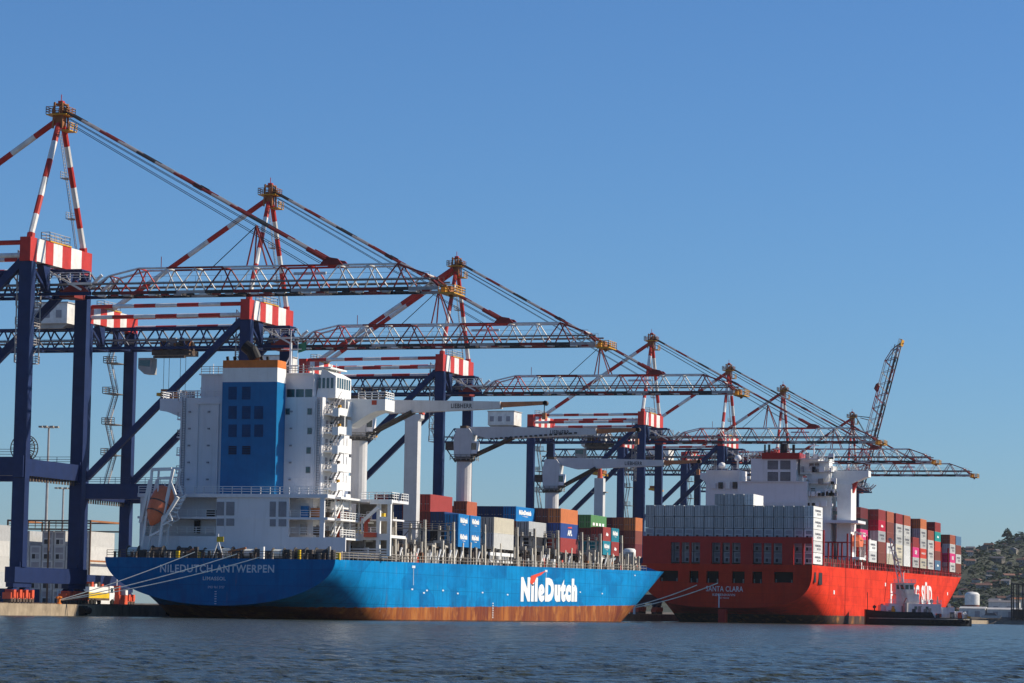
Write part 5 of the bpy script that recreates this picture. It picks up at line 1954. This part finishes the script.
for k in range(14):
    a, c = rt + dv * k / 14, rt + dv * (k + 1) / 14
    s_ = 1 if k % 2 else -1
    for j in (-1, 1):
        b.bar(a + sx * s_ * 1.3 + sy_ * j * .9, c - sx * s_ * 1.2 + sy_ * j * .8, .13, .13, 'crane_white' if k % 3 else 'crane_red')
b.tube(tp - Vector((.3, .4, 0)), tp - Vector((.3, -.4, 0)), .45, 'stay_white', 8)
b.tube(rt - Vector((0, 0, 3)), rt, .7, 'stay_white', 10)
b.tube(tp, Vector((-9.6, -2.8, 6.0)), .04, 'stay_dark', 4)
b.build('crane_boom', tug)
for k in range(26):
    b = MB()
    x, y = rnd.uniform(-12, 12.5), rnd.uniform(-3.4, -2.95)
    z0_ = 3.4 if x < 3 else 2.1
    h_ = rnd.uniform(.5, 1.9)
    b.box(x, x + rnd.uniform(.25, 1.1), y, y + .4, z0_, z0_ + h_, rnd.choice(['white', 'lash_grey', 'lash_dark', 'tug_wall', 'soft_red', 'platform_yellow', 'machinery']))
    b.build('deck_locker', tug)
b = MB()
b.rail([(-8.4, -3.0, 5.72), (5.5, -3.0, 5.72)], 1.0, 'white', 1.2, .05)
b.rail([(-6.3, -2.6, 8.4), (-.4, -2.6, 8.4)], 1.0, 'white', 1.2, .05)
for k in range(5):
    b.tube((-1.2 + k * 1.5, -1.8, 5.7), (-1.2 + k * 1.5, -1.8, 7.0 + (k % 3) * .7), .14, ['white', 'lash_dark', 'soft_red', 'white', 'lash_grey'][k], 8)
b.build('railing', tug)
b = MB()
for i in range(39):
    a, c = xs_[i], xs_[i + 1]
    if a > -13.5 and c < 13.5:
        b.bar((a, -tug_sec(a) - .05, 1.75), (c, -tug_sec(c) - .05, 1.75), .12, .22, 'lash_grey')
b.build('rubbing_strake', tug)
b = MB()
b.rail([(6, -4.2, 2.1), (13, -2.2, 2.1)], 1.0, 'galvanised', 1.2, .04)
for (x, z, m_) in ((12.2, 3.8, 'white'), (5.0, 6.3, 'soft_red'), (1.6, 6.6, 'white'), (3.2, 6.9, 'lash_dark'), (-10, 5.6, 'lash_grey'), (-12, 5.2, 'lash_dark'), (8, 5.9, 'galvanised')):
    b.tube((x, -1.5, z - 2), (x, -1.5, z), .18, m_, 8)
    b.box(x - .4, x + .4, -1.9, -1.2, z - .8, z - .2, m_)
b.bar((-13.6, 0, 3), (-13.6, 0, 8.5), .15, .15, 'lash_dark')
b.build('deck_fittings', tug)

# ------------------------------------------------------------------ quay furniture
def mooring(p, q, sag, label):
    b = MB()
    p, q = Vector(p), Vector(q)
    N = 24
    pts = []
    for i in range(N + 1):
        t = i / N
        v = p.lerp(q, t)
        v.z -= sag * 4 * t * (1 - t)
        pts.append(v)
    for a, c in zip(pts[:-1], pts[1:]):
        b.tube(a, c, .075 if p.y < 600 else .13, 'rope', 6)
    tag(b.build('mooring_line'), label, 'rope', 'mooring lines of the ships')


mooring(at(195, 552, 416), (-191.0, 407.0, 2.3), .35, 'pale mooring line, uppermost of three crossing the blue stern')
mooring(at(237, 554, 416), (-190.9, 407.3, 2.3), .45, 'pale mooring line, middle of three crossing the blue stern')
mooring(at(264, 556, 416), (-190.8, 407.6, 2.3), .6, 'pale mooring line, lowest of three crossing the blue stern')
mooring(at(697, 585, RY - .2), (-190.9, 730.5, 2.5), .7, 'upper pale mooring line from the dark red stern to the quay')
mooring(at(718, 583, RY - .2), (-190.8, 731.0, 2.5), 1.0, 'lower pale mooring line from the dark red stern to the quay')
BL = [(406.8, 'ochre mooring bollard at the quay edge under the three pale lines'), (730.7, 'ochre mooring bollard under the red ship\'s stern lines'), (386, 'ochre bollard at the quay edge by the left photo border')]
for y, lab in BL:
    b = MB((-190.9, y, QUAY_Z + .02))
    b.lathe((-190.9, y, QUAY_Z + .02), [(.42, 0), (.42, .12), (.26, .2), (.24, .75), (.48, .9), (.5, 1.05), (.3, 1.15)], 'orange', 14)
    b.bar((-190.9, y + .1, QUAY_Z + .95), (-190.9, y - .75, QUAY_Z + 1.0), .3, .28, 'orange')
    o = b.build('bollard', smooth=False)
    o.location = (-190.9, y, QUAY_Z + .02)
    tag(o, lab, 'bollard', 'bollards on the quay edge')
for i, y in enumerate((380, 413, 446, 620, 655, 690, 725)):
    b = MB()
    b.box(QUAY_X, QUAY_X + .5, y - 1.0, y + 1.0, .1, 1.5, 'rubber')
    b.tube((QUAY_X + .6, y - 1.2, .8), (QUAY_X + .6, y + 1.2, .8), .55, 'rubber', 10)
    o = b.build('quay_fender')
    tag(o, 'black rubber fender on the quay face, %s along from the near end' % ORD[i], 'fender', 'fenders on the quay face')

# quay service truck
tk = thing('service_truck', (-203.5, 447.5, QUAY_Z), 'yellow and white service truck parked on the quay beside the blue stern', 'truck')
b = MB()
b.box(-1.2, 1.2, -5.2, 2.8, .75, 1.1, 'machinery')
b.box(-1.22, 1.22, -5.2, 2.6, 1.1, 2.0, 'yellow')
b.box(-1.15, 1.15, -5.0, 2.4, 2.0, 2.9, 'white')
b.build('body', tk)
b = MB()
b.prism([(2.9, .75), (4.9, .75), (4.9, 1.9), (4.4, 3.1), (2.9, 3.1)], 'x', -1.15, 1.15, 'white')
cb = b.build('cab', tk)
b = MB()
b.box(1.15, 1.17, 3.3, 4.3, 2.0, 2.8, 'window_glass')
b.build('window', cb)
for y in (-4.2, -3.0, 3.9):
    for s in (-1, 1):
        b = MB()
        b.tube((s * 1.0, y, .5), (s * 1.3, y, .5), .5, 'rubber', 14)
        b.build('wheel', tk)
b = MB()
for k in range(5):
    b.box(-.8, .8, -4.6 + k * 1.3, -3.9 + k * 1.3, 2.9, 3.4 + .3 * (k % 2), ['lash_dark', 'soft_red', 'white', 'lash_dark', 'soft_red'][k])
b.build('load', tk)
b = MB((-203.2, 456.0, QUAY_Z))
b.box(-204.0, -202.4, 454.4, 457.8, 1.75, 3.4, 'soft_red')
b.box(-203.8, -202.6, 454.6, 455.6, 3.4, 4.9, 'soft_red')
b.box(-203.9, -202.3, 456.6, 457.6, 3.4, 4.2, 'white')
b.bar((-203.2, 455.1, 4.9), (-203.2, 455.1, 6.2), .12, .12, 'white')
o = b.build('pump_unit')
o.location = (-203.2, 456.0, QUAY_Z)
tag(o, 'red pump unit standing on the quay right of the yellow truck', 'machine')

# white reefers behind the near crane
YG = 'white containers stacked behind the near crane'
for r_ in range(6):
    for t in range(5):
        if t == 4 and r_ % 3 == 1: continue
        container(-250 - r_ * 2.6, 546, QUAY_Z + t * 2.92, 'grey' if r_ and (r_ * 2 + t) % 4 else 'pale', 'yard container between crane legs, %s column from the right, %s tier up' % (ORD[r_], ORD[t]), YG,  # grey puts the shade of the end faces into the white reefers' colour
                  12.19, 2.9, None, True)
for r_ in range(2):
    for t in range(5):
        o = container(-250 - r_ * 2.6, 498.5, QUAY_Z + t * 2.92, 'grey' if t in (0, 1, 4) else 'pale', 'pale yard container by the photo\'s left border, %s column in, %s tier up' % (ORD[r_], ORD[t]), 'white containers at the yard edge', 12.19, 2.9, None, True)
b = MB()
for y in (544.2, 560):
    for x in (-249, -258, -267):
        b.bar((x, y, QUAY_Z), (x, y, 18.4), .28, .28, 'rack_brown')
    for z in (16.6, 18.3):
        b.bar((-249, y, z), (-267, y, z), .3, .3, 'rack_brown')
b.rail([(-267, 544.2, 16.8), (-249, 544.2, 16.8)], 1.4, 'rack_brown', 1.5, .06)
for x in (-249, -267):
    for z in (10.4, 18.3):
        b.bar((x, 544.2, z), (x, 560, z), .3, .35, 'platform_rust')
tag(b.build('reefer_rack'), 'rust brown steel rack round the white yard stack', 'rack')
mini = [(-245, 428, 'white'), (-238, 446, 'white'), (-230, 470, 'navy'), (-226, 486, 'white')]
tags_ = ['white container low on the quay with dark letters behind the near crane leg', 'white container low on the quay behind the red bogies', 'navy container low on the quay between the near crane legs', 'white container low on the quay half hidden by the dark crane leg']
for (x, y, c), lab in zip(mini, tags_):
    o = container(x, y, QUAY_Z, c, lab, 'containers lying on the quay', 12.19, 2.6)
b = MB()
text_on(b, 'ER', (1.25, 3.0, .5), (0, 1, 0), (0, 0, 1), 5.0, 1.5, 'letter_grey', .05)
for o in list(bpy.data.objects):
    if o.get('label') == tags_[0]:
        b.build('logo', o)

for i, (x, y, h_, lab) in enumerate(((-260, 547, 37.3, 'tall lamp mast rising between the two near crane legs'), (-300, 640, 29, 'lamp mast farther back, right of the tall one between the crane legs'), (-232, 640, 22, 'short lamp mast seen past the davit of the blue stern'))):
    lm = thing('lamp_mast', (x, y, QUAY_Z), lab, 'lamp post', 'lamp masts in the container yard')
    b = MB()
    b.tube((0, 0, 0), (0, 0, h_ - QUAY_Z), .38, 'galvanised', 10, .2)
    b.build('pole', lm)
    b = MB()
    z = h_ - QUAY_Z
    for k in range(8):
        an = 2 * math.pi * k / 8
        b.bar((0, 0, z - .3), (1.7 * math.cos(an), 1.7 * math.sin(an), z - .1), .12, .12, 'galvanised')
        b.box(1.7 * math.cos(an) - .4, 1.7 * math.cos(an) + .4, 1.7 * math.sin(an) - .3, 1.7 * math.sin(an) + .3, z - .3, z, 'lash_grey')
    b.build('lamp_head', lm)

# two quay hands
def person(loc, top, label, rz=0.0):
    root = thing('person', loc, label, 'person', None, rz)
    J = [(0, 0, .95), (0, 0, 1.2), (0, .01, 1.42), (0, 0, 1.52), (0, .02, 1.68), (.11, 0, .9), (.13, .04, .48), (.14, 0, .08), (.14, .14, .04), (-.11, 0, .9), (-.15, -.05, .48), (-.17, -.12, .08), (-.17, .02, .04),
         (.2, 0, 1.40), (.29, .02, 1.13), (.27, .16, .92), (-.2, 0, 1.40), (-.29, .04, 1.13), (-.24, .2, .98)]
    E_ = [(0, 1), (1, 2), (2, 3), (3, 4), (0, 5), (5, 6), (6, 7), (7, 8), (0, 9), (9, 10), (10, 11), (11, 12), (2, 13), (13, 14), (14, 15), (2, 16), (16, 17), (17, 18)]
    rad = [.15, .15, .16, .06, .10, .09, .065, .05, .04, .09, .065, .05, .04, .065, .05, .035, .065, .05, .035]
    me = bpy.data.meshes.new('body')
    me.from_pydata(J, E_, [])
    o = bpy.data.objects.new('body', me)
    COL.objects.link(o)
    sk = o.modifiers.new('skin', 'SKIN')
    for v, r_ in zip(me.skin_vertices[0].data, rad):
        v.radius = (r_, r_)
    me.skin_vertices[0].data[0].use_root = True
    o.modifiers.new('sub', 'SUBSURF').levels = 1
    bpy.context.view_layer.update()
    m2 = bpy.data.meshes.new_from_object(o.evaluated_get(bpy.context.evaluated_depsgraph_get()))
    bpy.data.objects.remove(o)
    for k in (top, 'cloth_blue', 'skin'):
        m2.materials.append(M[k])
    for p in m2.polygons:
        c = p.center
        p.material_index = 2 if c.z > 1.48 or (abs(c.x) > .2 and c.z < 1.0) else (0 if c.z > .9 else 1)
        p.use_smooth = True
    bo = bpy.data.objects.new('body', m2)
    COL.objects.link(bo)
    bo.parent = root
    b = MB()
    b.lathe((0, .02, 1.70), [(.15, 0), (.125, .02), (.115, .08), (.06, .13), (.01, .14)], 'hard_hat', 12)
    b.build('helmet', root)


pp = atX(625, 604, -193)
person((-193.5, 743.0, QUAY_Z), 'cloth_orange', 'person in orange jacket and pale helmet standing on the quay between the ships', -1.2)
person((-192.6, 749.5, QUAY_Z), 'cloth_blue', 'person in dark blue overalls standing on the quay by the red stern lines', .6)
b = MB((-191.6, 757, QUAY_Z))
b.box(-191.9, -191.3, 756.7, 757.3, QUAY_Z, 6.2, 'white')
b.box(-192.0, -191.2, 756.6, 757.4, 6.2, 6.5, 'white')
o = b.build('marker_post')
o.location = (-191.6, 757, QUAY_Z)
tag(o, 'white marker post at the quay edge beside the blue bow', 'post')

# ------------------------------------------------------------------ far shore
tank = thing('storage_tank', (-203, 1478, 3.0), 'round white storage tank with dark red band below the hill', 'tank')
b = MB()
b.lathe((0, 0, 0), [(3.5, 0), (3.5, 6.2)], 'tank_band', 28)
b.build('band', tank)
b = MB()
b.lathe((0, 0, 6.2), [(3.62, 0), (3.62, 5.2), (2.6, 6.1), (.1, 6.5)], 'tank_white', 28)
b.build('shell', tank)


def shed(x0_, x1_, y, h_, label, wall='shed_wall', roof='shed_roof', door=True):
    s = thing('warehouse', ((x0_ + x1_) / 2, y, 2.8), label, 'warehouse', 'low sheds on the far shore')
    w_ = (x1_ - x0_) / 2
    b = MB()
    b.box(-w_, w_, 0, 9, 0, h_, wall)
    b.build('wall', s)
    b = MB()
    b.prism([(-.3, h_), (4.5, h_ + .9), (9.3, h_)], 'x', -w_ - .2, w_ + .2, roof)
    b.build('roof', s)
    if door:
        for k in (-.5, .4):
            b = MB()
            b.box(w_ * k - 1.2, w_ * k + 1.2, -.03, .0, 0.02, h_ * .75, 'louver')
            b.build('door', s)


shed(-206, -193.6, 1455, 4.6, 'long pale shed at the water\'s edge below the white tank')
shed(-192.8, -176.5, 1456, 4.3, 'pale grey shed on the far shore left of the black frame')
shed(-194.5, -180.0, 1474, 8.0, 'grey two storey shed behind the shore sheds, right of the tank', 'shed_wall', 'roof_grey')
shed(-186.0, -175.5, 1492, 9.6, 'ochre shed behind the far shore, left of the black frame', 'c_cream', 'platform_rust')
shed(-174, -140, 1500, 7.6, 'wide grey shed behind the black frame on the far shore', 'roof_grey', 'roof_grey')
b = MB((-178, 1448, 3))
for x in (-179.8, -177.2, -174.4, -171.5, -166, -160):
    for y in (1446, 1453):
        b.bar((x, y, 2), (x, y, 19.6), .6, .6, 'black')
for z in (7, 19.4):
    for y in (1446, 1453):
        b.bar((-180.2, y, z), (-158, y, z), .5, .5, 'black')
b.box(-179.5, -160, 1447, 1452, 3, 6.8, 'dark_gap')
o = b.build('loading_frame')
o.location = (-178, 1448, 3)
tag(o, 'black steel loading frame on the far shore at the photo\'s right border', 'frame')
mv = thing('motor_launch', (-189.5, 1447, 2.6), 'grey motor launch laid up on the far shore bank', 'boat')
b = MB()
b.prism([(-4.8, .3), (4.2, .3), (5.0, 1.5), (-4.4, 1.5)], 'y', -1.2, 1.2, 'galvanised')
b.build('hull', mv)
b = MB()
b.prism([(-3.4, 1.5), (2.8, 1.5), (1.6, 2.7), (-2.6, 2.7)], 'y', -1, 1, 'roof_grey')
b.build('cabin', mv)

# houses on the hill
HK = []
for wall, roof in (('wall_cream', 'roof_brown'), ('wall_pale', 'roof_grey'), ('wall_pale', 'roof_brown'), ('wall_cream', 'roof_grey')):
    b = MB()
    b.box(-5, 5, -4, 4, -3, 3.0, wall)
    b.prism([(-4.6, 3.0), (0, 5.2), (4.6, 3.0)], 'x', -5.4, 5.4, roof)
    for k in range(3):
        b.box(-3.8 + k * 3, -2.6 + k * 3, -4.04, -4.0, .6, 2.0, 'window_glass')
        b.box(5.0, 5.04, -2.6 + k * 2, -1.6 + k * 2, .6, 2.0, 'window_glass')
    o = b.build('house')
    HK.append(o.data)
    bpy.data.objects.remove(o)
HL_ = ['small cream house with a brown roof on the distant hillside', 'small white house with a grey roof on the distant hillside', 'small white house with a brown roof on the distant hillside', 'small cream house with a grey roof on the distant hillside']
rh = random.Random(5)
for i in range(230):
    Y = 1780 + 1000 * rh.random() ** .9
    sl = -0.1445 + rh.random() ** 1.0 * .085 if i < 185 else -0.06 + rh.random() * .12
    X = sl * Y
    k = rh.choice([0, 0, 1, 2, 3, 3])
    o = bpy.data.objects.new('house', HK[k])
    o.location = (X, Y, hill_z(X, Y) + 1.5)
    o.rotation_euler = (0, 0, rh.uniform(-.6, .6) + (math.pi / 2 if rh.random() < .4 else 0))
    s_ = rh.uniform(.34, .75)
    o.scale = (s_ * rh.uniform(.9, 1.6), s_, s_)
    COL.objects.link(o)
    tag(o, HL_[k], 'house', 'houses on the hillside %d' % 0 if False else 'houses on the hillside')
# scrub and trees covering the hill: uncountable, one mass
b = MB()
rv = random.Random(9)
tri = [(0, 1, 2), (0, 2, 3), (0, 3, 1), (1, 3, 2)]
for i in range(7000):
    Y = 1700 + 1450 * rv.random()
    X = (-0.152 + rv.random() * .11) * Y
    z = hill_z(X, Y)
    s_ = rv.uniform(1.0, 3.2)
    m_ = rv.choice(['leaf', 'leaf_dark', 'leaf_dark'])
    for q in range(3):
        cx, cy, cz = X + rv.uniform(-s_, s_), Y + rv.uniform(-s_, s_), z + rv.uniform(0, s_ * .9)
        vs = []
        for a in range(6):
            d = Vector((rv.gauss(0, 1), rv.gauss(0, 1), rv.gauss(0, 1))).normalized() * s_ * rv.uniform(.5, 1)
            vs.append((cx + d.x, cy + d.y, cz + abs(d.z) * .8))
        b.add(vs, [(0, 1, 2), (0, 2, 3), (0, 3, 4), (1, 4, 5), (2, 5, 3), (0, 5, 1)], m_)
tag(b.build('vegetation'), 'dark green scrub and tree clumps covering the hillside between houses', 'vegetation', kind='stuff')
# the lone tree on the ridge
tp_ = at(1007, 536, 3000)
tz = hill_z(tp_.x, 3000)
tr = thing('tree', (tp_.x, 3000, tz), 'lone umbrella shaped tree standing up from the hill ridge', 'tree')
b = MB()
htr = max(9, at(1007, 528, 3000).z - tz)
b.tube((0, 0, -1), (.3, 0, htr * .55), .55, 'bark', 8, .35)
for k in range(5):
    b.tube((.3, 0, htr * .5), (.3 + 2.2 * math.cos(k * 1.26), 2.2 * math.sin(k * 1.26), htr * .8), .25, 'bark', 6, .12)
b.build('trunk', tr)
b = MB()
for k in range(420):
    an, rr = rv.uniform(0, 6.28), rv.random() ** .5
    R_ = 5.2 * rr
    zz = htr * (.62 + .36 * (1 - rr * rr) * rv.random()) + rv.uniform(-.4, .4)
    c = Vector((.3 + R_ * math.cos(an), R_ * math.sin(an), zz))
    d1, d2 = (Vector((rv.gauss(0, 1), rv.gauss(0, 1), rv.gauss(0, 1))).normalized() * .9 for _ in (0, 1))
    b.add([c - d1, c + d2, c + d1, c - d2], [(0, 1, 2, 3)], rv.choice(['leaf', 'leaf_dark']))
b.build('crown', tr)

# ------------------------------------------------------------------ haze
m = bpy.data.materials.new('haze_air')
m.use_nodes = True
n = m.node_tree.nodes
n.remove(n['Principled BSDF'])
pv = n.new('ShaderNodeVolumePrincipled')
pv.inputs['Color'].default_value = (0.80, 0.88, 1.0, 1)
pv.inputs['Density'].default_value = 0.000024
pv.inputs['Anisotropy'].default_value = 0.0
m.node_tree.links.new(pv.outputs[0], n['Material Output'].inputs['Volume'])
M['haze_air'] = m
b = MB()
b.box(-1900, 1500, -400, 4900, -9, 132, 'haze_air')
tag(b.build('haze'), 'thin pale air between the ships and the hill', 'haze', kind='stuff')
SC.cycles.volume_bounces = 0
